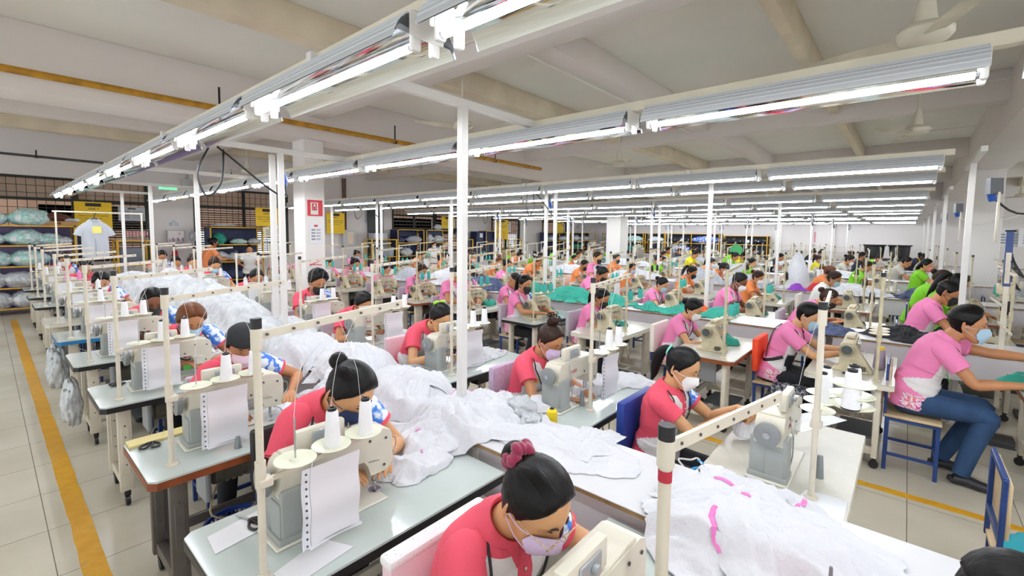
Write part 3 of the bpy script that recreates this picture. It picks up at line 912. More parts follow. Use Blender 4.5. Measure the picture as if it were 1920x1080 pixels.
def fan_proto():
    t = thing('ceiling_fan', 'x', 'ceiling fan')
    ivory = mat('fan_ivory', 'dcd7c6', .4, var=.1)
    b = MB(); b.cyl((0, 0, .12), (0, 0, 1.05), .014, 10); part('down_rod', b, ivory, t)
    b = MB(); b.lathe([(.016, .34), (.04, .28), (.05, .20), (.062, .12), (.062, .10)], n=18); part('bell', b, ivory, t)
    b = MB(); b.lathe([(.0, -.035), (.06, -.03), (.13, -.008), (.15, .02), (.15, .05), (.12, .085), (.04, .105), (0, .105)], n=26); part('motor_housing', b, ivory, t)
    for k in range(3):
        b = MB(); R = []
        for i in range(9):
            r = .13+.56*i/8; w = .045+.028*sin(pi*min(1, i/8*.9+.15)); tw = RAD(14-8*i/8)
            R.append([V((r, -w*cos(tw), -w*sin(tw))), V((r, 0, .006)), V((r, w*cos(tw), w*sin(tw))), V((r, 0, .0))])
        b.rings(R); part('blade', b, mat('fan_blade', 'cfc8b4', .4, var=.25), t, rot=(0, 0, 2*pi*k/3+.5))
    return t

def heap_mesh(a, b_, h, seed, n=60, L=.30, Wd=.11, ox=None, base=True, zdrop=None, spread=1.):
    """a pile of garments: a low mound with many folded pieces lying over it"""
    R = random.Random(int(seed*97)); b = MB()
    def dome(x, y):
        k = min(1.3, sqrt((x/a)**2+(y/b_)**2))
        z = h*(max(0, 1-k**2.4))**.8*(.8+.45*noise.noise(V((x*3+seed, y*3, 1.))))
        if ox is not None:
            wx = x+ox; d = max(0, 1.66-wx, wx-2.20) if ox < 3 else max(0, ox-.33-wx, wx-ox-.33)
            z -= min(zdrop or .06, d*2.5)
        return z
    if base:
        rings = []
        for i in range(15):
            k = max(.02, i/14)
            rings.append([V((a*k*cos(q), b_*k*sin(q), dome(a*k*cos(q), b_*k*sin(q))+.004)) for q in [2*pi*j/48 for j in range(48)]])
        e = [p-V((0, 0, .004)) for p in rings[-1]]
        b.rings(rings[::-1], cap=False); b.rings([e, rings[-1]], cap=False)
    pts = []
    for q in range(n):
        k = sqrt(R.random())*.95*spread; t = R.uniform(0, 2*pi)
        pts.append((a*k*cos(t), b_*k*sin(t)))
    for q, (cx, cy) in enumerate(pts):
        l = L*R.uniform(.6, 1.25); w = Wd*R.uniform(.6, 1.3); th = R.uniform(0, 2*pi) if R.random() < .45 else math.atan2(cy/b_, cx/a+.001)+R.uniform(-.6, .6)
        c, s_ = cos(th), sin(th); lift = .010+.030*q/n*R.random(); fr = R.uniform(2.5, 5.5); ph = R.uniform(0, 6); bend = R.uniform(-.9, .9)
        nu, nv = 16, 15; top = []
        for i in range(nu):
            u = -1+2*i/(nu-1); row = []
            for j in range(nv):
                v = -1+2*j/(nv-1)
                wu = w*(1-.35*u*bend)*(1+.10*noise.noise(V((u*3+q, v*2, seed))))
                lx = l*u*(1+.08*noise.noise(V((v*3, q, seed)))); ly = wu*v+bend*.25*l*u*u
                x = cx+lx*c-ly*s_; y = cy+lx*s_+ly*c
                e = max(0, 1-v**4)*max(0, 1-u**6)
                z = dome(x, y)+lift*e+.018*e*(1-v*v)+e*(.010*sin(v*fr*2.2+u*1.8+ph)+.009*(1-3*abs(noise.noise(V((u*2.2+q*3, v*4.5+ph, seed))))))
                if e < .02: z = dome(x, y)+.001+lift*.3
                row.append(V((x, y, z)))
            top.append(row)
        b.rings(top, closed=False, cap=False)
    return b
# ------------------------------------------------------------------ room
X0, X1, Y0, YW = -5., 28., -9., 16.3
ZS, ZB, ZG = 4.45, 4.0, 3.62
def tile_mat():
    m = bpy.data.materials.new('floor_tiles'); m.use_nodes = True
    nt = m.node_tree; N = nt.nodes; L = nt.links; b = N['Principled BSDF']
    tc = N.new('ShaderNodeTexCoord'); mp = N.new('ShaderNodeMapping'); mp.inputs['Location'].default_value = (-.18, .1, 0)
    br = N.new('ShaderNodeTexBrick'); br.offset = 0; br.inputs['Scale'].default_value = 1; br.inputs['Brick Width'].default_value = .6; br.inputs['Row Height'].default_value = .6
    br.inputs['Mortar Size'].default_value = .003; br.inputs['Mortar Smooth'].default_value = .3
    br.inputs['Color1'].default_value = lin('dbd5c4'); br.inputs['Color2'].default_value = lin('d3ccb9'); br.inputs['Mortar'].default_value = lin('77705f')
    L.new(tc.outputs['Object'], mp.inputs['Vector']); L.new(mp.outputs['Vector'], br.inputs['Vector'])
    n = N.new('ShaderNodeTexNoise'); n.inputs['Scale'].default_value = 1.3; n.inputs['Detail'].default_value = 6; L.new(tc.outputs['Object'], n.inputs['Vector'])
    mx = N.new('ShaderNodeMix'); mx.data_type = 'RGBA'; mx.blend_type = 'MULTIPLY'; mx.inputs['Factor'].default_value = .35
    r = N.new('ShaderNodeValToRGB'); r.color_ramp.elements[0].position = .35; r.color_ramp.elements[0].color = (.62, .6, .55, 1); r.color_ramp.elements[1].position = .6
    L.new(n.outputs['Fac'], r.inputs['Fac']); L.new(br.outputs['Color'], mx.inputs['A']); L.new(r.outputs['Color'], mx.inputs['B'])
    L.new(mx.outputs['Result'], b.inputs['Base Color']); b.inputs['Roughness'].default_value = .22
    return m
struct('floor', MB().box(((X0+X1)/2, (Y0+YW)/2, -.05), (X1-X0, YW-Y0, .1)), tile_mat())
LINEM = ramp_mat('floor_line_yellow', [(0, 'c98f12'), (.42, 'dba017'), (.6, 'e3ac25'), (.72, 'cfa040')], 9, .45)
def floor_line(n, x, y0, y1, w):
    b = MB(); k = int((y1-y0)/.08); R = []
    for i in range(k+1):
        y = y0+(y1-y0)*i/k
        R.append([V((x-w/2+.008*noise.noise(V((y*5, 1, x))), y, .0005)), V((x-w/2+.008*noise.noise(V((y*5, 1, x))), y, .002)), V((x+w/2+.008*noise.noise(V((y*5, 7, x))), y, .002)), V((x+w/2+.008*noise.noise(V((y*5, 7, x))), y, .0005))])
    b.rings(R, closed=False, cap=False); struct('trim_%d' % n, b, LINEM)
floor_line(1, .33, -2, 14.3, .105)
floor_line(2, 4.49, -6, 13.5, .085)
CEILM = mat('ceiling_plaster', 'e6e4dc', .9, var=.06, vscale=.6)
BEAMM = mat('girder_plaster', 'e0d9d4', .9, var=.05, vscale=.7)
JOISTM = mat('joist_cream', 'dccfb6', .8, var=.14, vscale=2.)
struct('ceiling', MB().box(((X0+X1)/2, (Y0+YW)/2, ZS+.06), (X1-X0, YW-Y0, .12)), CEILM)
t = 1
def beam(x0, x1, y0, y1, z, m):
    global t
    o = struct('beam_%d' % t, MB().box(((x0+x1)/2, (y0+y1)/2, (z+ZS)/2), (x1-x0, y1-y0, ZS-z), .01), m); t += 1
for yc in (8.6, -1.35): beam(X0, X1, yc-.35, yc+.35, ZG, BEAMM)
for xc in (-2.0, 4.05, 10.1, 16.15, 22.2): beam(xc-.15, xc+.15, Y0, YW, ZB, BEAMM)
for yc, w, m in ((3.42, .30, BEAMM), (5.38, .26, JOISTM), (1.12, .13, JOISTM), (10.8, .3, JOISTM), (12.9, .3, BEAMM), (14.8, .3, JOISTM), (-3.4, .3, JOISTM), (-5.6, .3, BEAMM)):
    beam(X0, X1, yc-w/2, yc+w/2, 4.12, m)
COLM = mat('column_paint', 'e9e6e3', .6)
for i, (x, y) in enumerate(((4.03, 8.55), (16.15, 8.6), (16.15, -1.35))):
    struct('column_%d' % (i+1), MB().box((x, y, 1.8), (.60 if i else .38, .60 if i else .46, 3.64), .02), COLM)
WALLM = mat('wall_paint', 'e6e1e0', .7, var=.03, vscale=.8)
EXTM = ramp_mat('neighbour_wall', [(0, 'b8957c'), (.5, 'c6a48b'), (.75, 'a98770')], 1.2, .9)
# wall with openings: (x0, x1) of windows
WINS = [(-5, 1.55), (1.62, 3.05), (4.2, 6.9), (11.2, 13.4), (13.5, 15.2), (17.2, 19.4), (21.5, 24.0)]
b = MB()
b.box(((X0+X1)/2, YW+.1, .55), (X1-X0, .2, 1.1)); b.box(((X0+X1)/2, YW+.1, (3.22+ZS)/2), (X1-X0, .2, ZS-3.22))
prev = X0
for a, c in WINS+[(X1, X1)]:
    if a-prev > .01: b.box(((a+prev)/2, YW+.1, 2.16), (a-prev, .2, 2.12))
    prev = c
struct('wall_left', b, WALLM)
FRAMEM = mat('dark_window_frame', '2f342f', .5, .3)
LOUVM = mat('brown_louvre', '4f3a2c', .6)
for n, (x0, x1) in enumerate(WINS):
    root = thing('window_%d' % (n+1), 'x', 'window'); del root['label']; del root['category']; root['kind'] = 'structure'
    f = MB()
    k = max(1, round((x1-x0)/1.45))
    for i in range(k+1): f.box((x0+(x1-x0)*i/k, YW+.02, 2.16), (.07, .10, 2.12))
    for z in (1.12, 2.68, 3.2): f.box(((x0+x1)/2, YW+.02, z), (x1-x0, .09, .06))
    part('window_frame', f, FRAMEM, root)
    g = MB()
    m = int((x1-x0)/.16)
    for i in range(1, m): g.box((x0+(x1-x0)*i/m, YW-.03, 2.16), (.012, .012, 2.1))
    for i in range(12): g.box(((x0+x1)/2, YW-.03, 1.2+i*.18), (x1-x0, .012, .012))
    part('security_grille', g, FRAMEM, root)
    l = MB()
    for i in range(22):
        if (n in (3, 4) and i % 2) or (n == 0 and (i > 13 or i % 2)): continue
        l.box(((x0+x1)/2, YW+.13, 1.16+i*.07), (x1-x0, .045, .014), rot=(.5, 0, 0))
    part('louvres', l, LOUVM, root)
    w = MB().box(((x0+x1)/2, YW+.16, 2.95), (x1-x0, .006, .46))
    part('pane', w, mat('dusty_glass', 'cdbfb0', .25, trans=.6), root)
struct('wall_outside', MB().box((11, YW+1.6, 2.75), (40, .2, 1.7)).box((2.2, YW+1.6, 1.3), (2.4, .2, 2.6)).box((14, YW+1.6, 1.3), (7, .2, 2.6)).box((11, YW+1.6, .2), (40, .2, .4)), EXTM)
struct('wall_far', MB().box((X1+.1, (Y0+YW)/2, ZS/2), (.2, YW-Y0, ZS)), WALLM)
for i, y in enumerate((11.5, 3.2)): struct('pier_%d' % (i+1), MB().box((X1-.12, y, ZS/2), (.24, .8, ZS)), WALLM)
struct('baseboard_far', MB().box((X1-.01, (Y0+YW)/2, .06), (.02, YW-Y0, .12)), mat('skirting', 'b9b3ab', .6))
# girder pipes
def pipe(label, pts, r, m, hang=None, name='ceiling_pipe'):
    t = thing(name, label, 'pipe')
    part('pipe_run', MB().tube(pts, r, 10), m, t)
    if hang:
        h = MB()
        for x, y, z0, z1 in hang: h.box((x, y, (z0+z1)/2), (.03, .006, z1-z0)); h.box((x, y, z0), (.06, .09, .05), .01)
        part('hanger', h, BLACK, t)
pipe('yellow rusty pipe slung under the ceiling girder', [(-5, 8.05, 3.80), (10.5, 8.05, 3.80)], .045, RUST, [(x, 8.05, 3.78, 4.12) for x in (-2.4, .0, 2.45, 5.6, 8.6)])
pipe('thin dark pipe high along the grille wall', [(-5, 15.6, 3.66), (7.5, 15.6, 3.60)], .03, mat('dark_pipe', '4b4a4c', .5), [(x, 15.6, 3.62, 3.78) for x in (-1.0, .9, 3, 5)])
CONDM = mat('white_conduit', 'e9e5da', .5)
for i, (lab, pts) in enumerate((
    ('white conduit clipped beside the wide ceiling joist', [(4.2, 3.60, 4.10), (10.0, 3.60, 4.10)]),
    ('white conduit along the face of the first cross beam', [(3.86, -1, 4.2), (3.86, 8.2, 4.2)]),
    ('white conduit along the face of the second cross beam', [(9.92, -1, 4.3), (9.92, 8.2, 4.3)]),
    ('sagging white cable on the third cross beam', [(15.97, -1, 4.25), (15.97, 4, 4.2), (15.97, 8, 4.25)]),
    ('white cable clipped under the far joist', [(-3, 10.62, 4.14), (2, 10.62, 4.12), (4, 10.62, 4.14)]))):
    o = part('conduit', MB().tube(pts, .011, 8), CONDM); tag(o, lab, 'conduit')

# ------------------------------------------------------------------ light rows, rails, posts, crossbars
CENT = [1.9, 6.45, 10.9, 15.2, 19.85, 25.2]
ROWX = [(1.06, 2.66), (5.78, 7.18), (9.88, 11.95), (14.3, 15.95), (19.0, 20.6), (24.6, 26.0)]
RNM = ['one', 'two', 'three', 'four', 'five', 'six']
ORD = ['first', 'second', 'third', 'fourth', 'fifth', 'sixth', 'seventh', 'eighth', 'ninth', 'tenth', 'eleventh', 'twelfth', 'thirteenth', 'fourteenth', 'fifteenth', 'sixteenth']
FX = fixture_proto()
def flatten(root, name):
    """one-mesh version of a small prototype"""
    b = MB(); mats = []
    def rec(o, mx):
        for ch in o.children:
            m2 = mx @ ch.matrix_local
            if ch.data:
                base = []
                for m in ch.data.materials:
                    if m not in mats: mats.append(m)
                    base.append(mats.index(m))
                off = len(b.v)
                b.v += [tuple(m2 @ v.co) for v in ch.data.vertices]
                for p in ch.data.polygons: b.f.append(tuple(off+i for i in p.vertices)); b.m.append(base[p.material_index])
            rec(ch, m2)
    rec(root, M())
    return b.mesh(name, mats)
bpy.context.view_layer.update()
FXF = flatten(FX, 'fluorescent_fixture')
RAILM = mat('rail_cream', 'ded7c4', .5, var=.12, vscale=3)
for li, (xa, xb) in enumerate(ROWX):
    for ri, x in enumerate((xa, xb)):
        ymin = -.27 if li or False else -3.3
        o = part('light_rail', MB().box((x, (ymin+13.6)/2, 2.733), (.06, 13.6-ymin, .055), .004), RAILM)
        tag(o, 'cream steel rail carrying the %s row of lamps' % ORD[li*2+ri], 'rail')
        k = 0
        y = 1.33-1.525
        if li == 0: y -= 1.525*2
        while y < 12.6:
            if not (abs(x-15.95) < .1 and y < 9 < y+2.2):
                lab = 'fluorescent batten number %d along the %s lamp row' % (k+1, ORD[li*2+ri])
                lab = 'fluorescent batten, %s from the window-wall aisle end of the %s lamp row' % (ORD[k], ORD[li*2+ri])
                if li < 2 and y < 6:
                    r = place(FX, lab, (x, y, 2.615), 0, 'fluorescent battens over the benches')
                else:
                    r = link('fluorescent_fixture', FXF, None, (x, y, 2.615)); tag(r, lab, 'ceiling light', 'fluorescent battens over the benches')
                k += 1
            y += 1.525
for li, xc in enumerate(CENT):
    xa, xb = ROWX[li]
    for pi_, y in enumerate((-.45, 2.1, 4.72, 7.45, 10.1, 12.6)):
        if li == 0 and pi_ == 0: continue
        o = part('crossbar', MB().box(((xa+xb)/2+.0, y, 2.735), (xb-xa+.12, .045, .05), .003), WHITE)
        tag(o, 'white crossbar joining the lamp rails at the %s post of bench row %s' % (ORD[pi_], RNM[li]), 'crossbar', 'white crossbars under the lamp rails')
        twin = (pi_ in (2,) and li in (0, 1)) or (li > 1 and pi_ in (2, 4)) or (li == 1 and pi_ == 4)
        for q in range(2 if twin else 1):
            px = xc + (.05 if li == 0 else .15); py = y + q*.20
            zb = .0
            b = MB().box((px, py, (2.72+zb)/2), (.05, .05, 2.72-zb), .003).box((px, py, .01), (.10, .10, .02), .003)
            o = part('support_post', b, WHITE); tag(o, '%s white square post rising from bench row %s' % (ORD[pi_]+(' twin' if q else ''), RNM[li]), 'post', 'white posts along the benches')
            if q or (not twin and li > 2 and pi_ % 2):
                s = thing('power_socket', 'blue and grey power socket high on the %s post of bench row %s' % (ORD[pi_], RNM[li]), 'power socket', (px+.05, py, 2.58))
                part('housing', MB().box((.03, 0, 0), (.06, .07, .11), .01), mat('socket_grey', '63656b', .5), s)
                part('plug', MB().cyl((.05, 0, -.04), (.075, 0, -.13), .03, 12).cyl((.075, 0, -.13), (.08, 0, -.16), .018, 10), mat('plug_blue', '1d4fa6', .4), s)
                part('switch', MB().box((.004, 0, -1.15), (.03, .07, .14), .006), WHITE, s)
                w = MB(); w.tube([(.07, 0, -.14), (.05, -.05, -.28), (-.15, -.12, -.20), (-.42, -.1, .02), (-.55, -.05, .14)], .009, 8, 5)
                w.tube([(-.62, -.05, .12), (-.72, -.08, -.12), (-.66, -.1, -.32), (-.54, -.1, -.18), (-.50, -.05, .12)], .009, 8, 5)
                part('power_cable', w, BLACK, s)
# extra end sockets near the right-hand ends of the rows
for li, y in ((1, -.55), (2, -.55), (3, -.55)):
    px = CENT[li]+.15
    s = thing('power_socket', 'blue socket in a grey hood at the aisle end of bench row %s' % RNM[li], 'power socket', (px+.05, y-.02, 2.50))
    part('hood', MB().prism([(-.05, -.1), (.05, -.1), (.035, .06), (-.035, .06)], .10, Euler((RAD(90), 0, RAD(20))).to_matrix().to_4x4()), mat('socket_grey', '63656b', .5), s)
    part('plug', MB().cyl((.03, -.03, -.09), (.05, -.05, -.16), .035, 12), mat('plug_blue', '1d4fa6', .4), s)
    part('flat_duct', MB().box((-.04, -.08, -.33), (.05, .02, .5), .01), CREAM, s)
    part('power_cable', MB().tube([(.03, -.06, -.15), (.1, -.3, -.3), (.1, -.9, -.1), (.1, -1.6, .35)], .010, 8, 5), BLACK if li == 1 else WHITE, s)
FAN = fan_proto()
for i, (x, y, z, r, lab) in enumerate((
    (4.1, 0.0, 3.25, .9, 'ivory ceiling fan nearest the camera above the blue-jeans man'), (8.6, .0, 3.42, 2.0, 'ivory ceiling fan with a painted bell over bench row three'), (8.9, 4.75, 3.42, 1.4, 'ceiling fan over the orange-shirted workers'),
    (4.45, 4.8, 3.42, 2.3, 'ceiling fan behind the tall white post'), (-.55, 4.75, 3.42, 1.2, 'ceiling fan above the window-wall aisle, one blade in view'), (4.4, 12.6, 3.4, .2, 'small distant ceiling fan near the grille windows'), (12.6, 10.5, 3.4, .9, 'distant ceiling fan over the far shelves'), (21.5, -2.6, 3.3, .4, 'distant ceiling fan beyond the end column'))):
    place(FAN, lab, (x, y, z), r, 'ceiling fans')
# ------------------------------------------------------------------ people
pose('fg', .0045, lean=13, bend=13, neck=40, pitch=36, roll=-4, yaw=-4, hands=((-.06, -.46, .84), (.24, -.50, .84)), fat=1.08, elbow=(.85, .2, -.5))
pose('w2', .005, lean=24, bend=16, neck=52, pitch=44, yaw=16, hands=((-.12, -.47, .795), (.12, -.48, .795)))
pose('w3', .0045, lean=19, bend=13, neck=34, pitch=30, yaw=-10, hands=((-.16, -.50, .79), (.26, -.40, .79)), elbow=(.9, .3, -.3), curl=.28)
pose('lean', .0065, lean=24, bend=16, neck=48, pitch=34, hands=((-.10, -.52, .80), (.16, -.50, .80)))
pose('r1', .0045, lean=8, bend=8, neck=22, pitch=24, hands=((.02, -.44, .96), (.14, -.46, .98)), elbow=(.5, .3, -.9), curl=.8)
pose('mid', .0065, lean=13, bend=12, neck=34, pitch=32, hands=((-.10, -.50, .80), (.14, -.48, .80)))
pose('up', .0075, lean=7, bend=9, neck=22, pitch=20, yaw=-8, hands=((-.10, -.50, .84), (.16, -.48, .84)))
pose('a1', .0045, lean=14, bend=15, neck=32, pitch=8, yaw=0, male=True, hands=((-.14, -.56, .80), (.20, -.78, .93)), elbow=(.4, .3, -.8), curl=.9)
pose('a2', .0045, lean=12, bend=13, neck=34, pitch=26, male=True, hands=((-.06, -.56, .86), (.14, -.58, .86)), elbow=(.5, .3, -.8), curl=.5)
pose('stand', .007, lean=4, bend=6, neck=18, pitch=22, yaw=0, hz=.84, stand=True, male=True, hands=((-.16, -.34, 1.0), (.18, -.36, 1.0)))
pose('reach', .007, lean=8, bend=10, neck=20, pitch=15, hz=.80, stand=True, hands=((-.22, -.42, 1.02), (.20, -.46, 1.05)))
PEOPLE = [
 ('fg', 1.00, 0.77, 1.185, 'fg', 'coral', 'bun', 'black', 'lilac', 1, 1, 'woman with the crimson scrunchie'),
 ('w2', 1.08, 1.93, 1.22, 'w2', 'coral', 'bun', 'black', 'navy', 1, 0, 'woman in the navy blue mask'),
 ('w3', 1.10, 3.33, 1.19, 'w3', 'coral', 'part', 'black', 'pinkm', 0, 0, 'woman in the black headscarf'),
 ('w4', 1.10, 4.49, 1.20, 'lean', 'coral', 'part', 'auburn', 'blue', 0, 0, 'auburn-haired woman near the aisle'),
 ('w5', 1.10, 5.82, 1.31, 'lean', 'coral', 'short', 'black', 'black', 2, 0, 'dark-browed man in a coral polo'),
 ('w6', 1.05, 8.53, 1.21, 'lean', 'coral', 'part', 'black', 'white', 0, 0, 'woman bent low beside the white heap'),
 ('w7', 1.10, 10.49, 1.31, 'mid', 'coral', 'bun', 'black', '', 0, 0, 'worker behind the pink thread cones'),
 ('w8', 1.10, 13.40, 1.35, 'mid', 'coral', 'part', 'brown', 'white', 0, 0, 'worker in front of the purple shelves'),
 ('r1', 2.75, 1.00, 1.15, 'r1', 'coral', 'pony', 'black', 'white', 1, 0, 'woman with the mint hair tie'),
 ('r2', 2.75, 2.00, 1.15, 'mid', 'coral', 'topbun', 'brown', 'lilac', 0, 0, 'woman with the high brown topknot'),
 ('r3', 2.75, 3.26, 1.16, 'lean', 'coral', 'part', 'black', '', 1, 1, 'woman with the lime hair bow'),
 ('r4', 2.75, 4.57, 1.15, 'lean', 'coral', 'part', 'black', '', 0, 0, 'woman bent behind a grey thread cone'),
 ('r5', 2.75, 5.65, 1.34, 'mid', 'coral', 'curly', 'black', 'black', 0, 0, 'curly-haired man in a coral polo'),
 ('r6', 2.75, 7.65, 1.31, 'lean', 'coral', 'short', 'black', 'pinkm', 0, 0, 'short-haired worker in a pink mask'),
 ('r7', 2.75, 9.60, 1.40, 'mid', 'coral', 'bun', 'brown', 'blue', 1, 0, 'brown-haired woman near the navy shelves'),
 ('r8', 2.75, 10.92, 1.32, 'mid', 'coral', 'bun', 'brown', '', 1, 0, 'worker below the first aid cabinet'),
 ('r9', 2.75, 12.20, 1.23, 'mid', 'coral', 'short', 'black', '', 0, 0, 'worker beside the fire extinguisher'),
 ('r10', 2.75, 13.42, 1.33, 'mid', 'coral', 'short2', 'black', 'pinkm', 0, 0, 'worker beside the yellow workbench'),
 ('a1', 5.10, -0.39, 1.27, 'a1', 'pink', 'short2', 'black', 'blue', 0, 0, 'man in blue jeans'),
 ('a2', 5.30, 0.72, 1.17, 'a2', 'pink', 'short2', 'black', 'blue', 1, 0, 'man with the black apron strap'),
 ('a3', 5.30, 1.83, 1.11, 'mid', 'pink', 'part', 'black', 'white', 1, 0, 'woman beside the orange-red chair back'),
 ('a4', 5.30, 3.02, 1.12, 'mid', 'pink', 'pony', 'black', 'black', 0, 0, 'ponytailed woman in a black mask'),
 ('a5', 5.10, 4.16, 1.23, 'up', 'pink', 'longpony', 'black', 'black', 0, 1, 'spectacled woman in a black mask'),
 ('a6', 5.30, 6.82, 1.24, 'mid', 'pink', 'bun', 'brown', 'blue', 0, 0, 'woman in the navy work apron'),
 ('a7', 5.00, 5.45, 1.30, 'mid', 'pink', 'short', 'black', '', 0, 0, 'pink-shirted worker behind the tall post'),
 ('b1', 7.50, -0.38, 1.31, 'mid', 'pink', 'short', 'black', 'black', 0, 0, 'black-masked man by the end post'),
 ('b3', 7.50, 0.79, 1.12, 'lean', 'pink', 'bun', 'brown', 'black', 0, 0, 'woman leaning over her work in row two'),
 ('b4', 7.50, 1.92, 1.26, 'mid', 'pink', 'short', 'black', 'white', 2, 0, 'dark-skinned worker in pink'),
 ('b5', 7.50, 3.13, 1.12, 'mid', 'pink', 'bun', 'black', 'blue', 1, 0, 'pink-shirted woman with a pearl hairclip'),
 ('b6', 5.90, 5.04, 1.15, 'mid', 'pink', 'cap', 'black', '', 0, 0, 'pink-shirted worker in a dark cap'),
 ('b7', 5.90, 6.15, 1.22, 'mid', 'pink', 'cap', 'black', 'blue', 0, 0, 'black-capped worker at a grey machine'),
 ('b9', 5.30, 7.95, 1.20, 'mid', 'pink', 'bun', 'black', '', 0, 0, 'worker beside the black bundle'),
 ('b10', 5.30, 9.15, 1.25, 'mid', 'pink', 'bun', 'black', 'white', 0, 0, 'pink-shirted worker nearest the striped column'),
 ('c0', 9.90, -0.42, 1.38, 'mid', 'lime', 'bun', 'brown', 'pinkm', 0, 0, 'lime-shirted woman with a flowered hairband'),
 ('c0b', 9.10, -0.56, 1.38, 'mid', 'lime', 'longpony', 'black', '', 0, 0, 'lime-shirted worker in a brown cap'),
 ('c1', 9.70, 0.96, 1.23, 'mid', 'white', 'bun', 'brown', 'blue', 0, 0, 'white-shirted woman in a teal mask'),
 ('c2', 9.70, 2.16, 1.17, 'mid', 'orange', 'bun', 'brown', 'white', 0, 0, 'orange-shirted woman with the red hair tie'),
 ('c4', 9.70, 3.41, 1.19, 'mid', 'orange', 'pony', 'black', 'black', 0, 0, 'orange-shirted woman with a white hair ring'),
 ('c6', 9.70, 4.77, 1.19, 'up', 'orange', 'short', 'black', 'blue', 0, 0, 'orange-shirted man in a blue mask'),
 ('c7', 11.80, 6.28, 1.28, 'up', 'orange', 'bun', 'black', 'black', 1, 0, 'orange-shirted woman in a black mask'),
 ('c8', 9.70, 6.04, 1.20, 'mid', 'orange', 'short', 'black', 'black', 0, 0, 'orange-shirted man in a black mask'),
 ('c9', 11.80, 7.70, 1.20, 'up', 'orange', 'short', 'black', 'white', 0, 0, 'orange-shirted man with a lowered mask'),
 ('c10', 9.70, 7.46, 1.22, 'lean', 'orange', 'part', 'brown', '', 0, 0, 'orange-shirted worker behind the twin posts'),
 ('c11', 9.70, 8.91, 1.15, 'mid', 'orange', 'topbun', 'auburn', 'white', 1, 0, 'auburn topknotted worker in orange'),
 ('d1', 11.80, 1.25, 1.21, 'mid', 'orange', 'part', 'auburn', '', 1, 0, 'auburn-haired worker in the orange row'),
 ('d3', 11.80, 3.38, 1.17, 'lean', 'orange', 'part', 'black', 'white', 0, 0, 'orange-shirted worker bent over a machine'),
 ('d2', 14.10, 2.06, 1.18, 'up', 'orange', 'bun', 'black', '', 0, 0, 'orange-shirted worker behind the white bundle'),
 ('d4', 11.80, 5.05, 1.30, 'up', 'lime', 'bun', 'black', 'white', 0, 0, 'lime-shirted woman beside the far column'),
 ('d5', 11.80, 9.00, 1.22, 'mid', 'lime', 'short', 'black', '', 0, 0, 'lime-shirted worker past the orange row'),
 ('e1', 14.10, -0.33, 1.34, 'up', 'lime', 'bob', 'black', 'coralm', 1, 0, 'lime-shirted woman in a coral mask'),
 ('e2', 14.10, 0.75, 1.25, 'mid', 'lime', 'part', 'brown', '', 0, 0, 'lime-shirted worker before the black bins'),
 ('e3', 14.10, 3.29, 1.21, 'up', 'lime', 'bun', 'black', '', 1, 0, 'lime-shirted worker behind the orange row'),
 ('e4', 16.20, 4.30, 1.28, 'mid', 'lime', 'bun', 'black', '', 0, 0, 'lime-shirted worker near the green disc'),
 ('e5', 14.10, 5.87, 1.16, 'up', 'lime', 'longpony', 'black', 'blue', 1, 0, 'lime-shirted woman with long hair'),
 ('e6', 14.10, 9.02, 1.21, 'up', 'lime', 'bun', 'brown', '', 0, 0, 'lime-shirted worker near the far shelves'),
 ('e7', 14.10, 11.0, 1.15, 'mid', 'lime', 'bun', 'black', '', 0, 0, 'lime-shirted worker by the far cabinet'),
 ('f1', 16.20, 1.26, 1.32, 'mid', 'grey', 'bun', 'black', 'white', 0, 0, 'grey-shirted worker before the bins'),
 ('f2', 18.60, 1.11, 1.36, 'up', 'navy', 'bun', 'black', 'black', 0, 0, 'navy-shirted worker before the bins'),
 ('f3', 16.20, 0.02, 1.35, 'mid', 'grey', 'short', 'black', '', 0, 0, 'grey-shirted worker beside the end posts'),
 ('f4', 18.60, 7.53, 1.33, 'up', 'yellow', 'bun', 'black', '', 0, 0, 'yellow-shirted worker before the far shelves'),
 ('f5', 16.20, 5.60, 1.31, 'mid', 'yellow', 'bun', 'black', '', 0, 0, 'yellow-shirted worker on the far bench'),
]
WHO = {}
COLN = dict(coral='coral and white polo', pink='pink and white polo', orange='orange polo', lime='lime green polo', yellow='yellow polo', grey='grey shirt', navy='navy shirt', white='white and grey top')
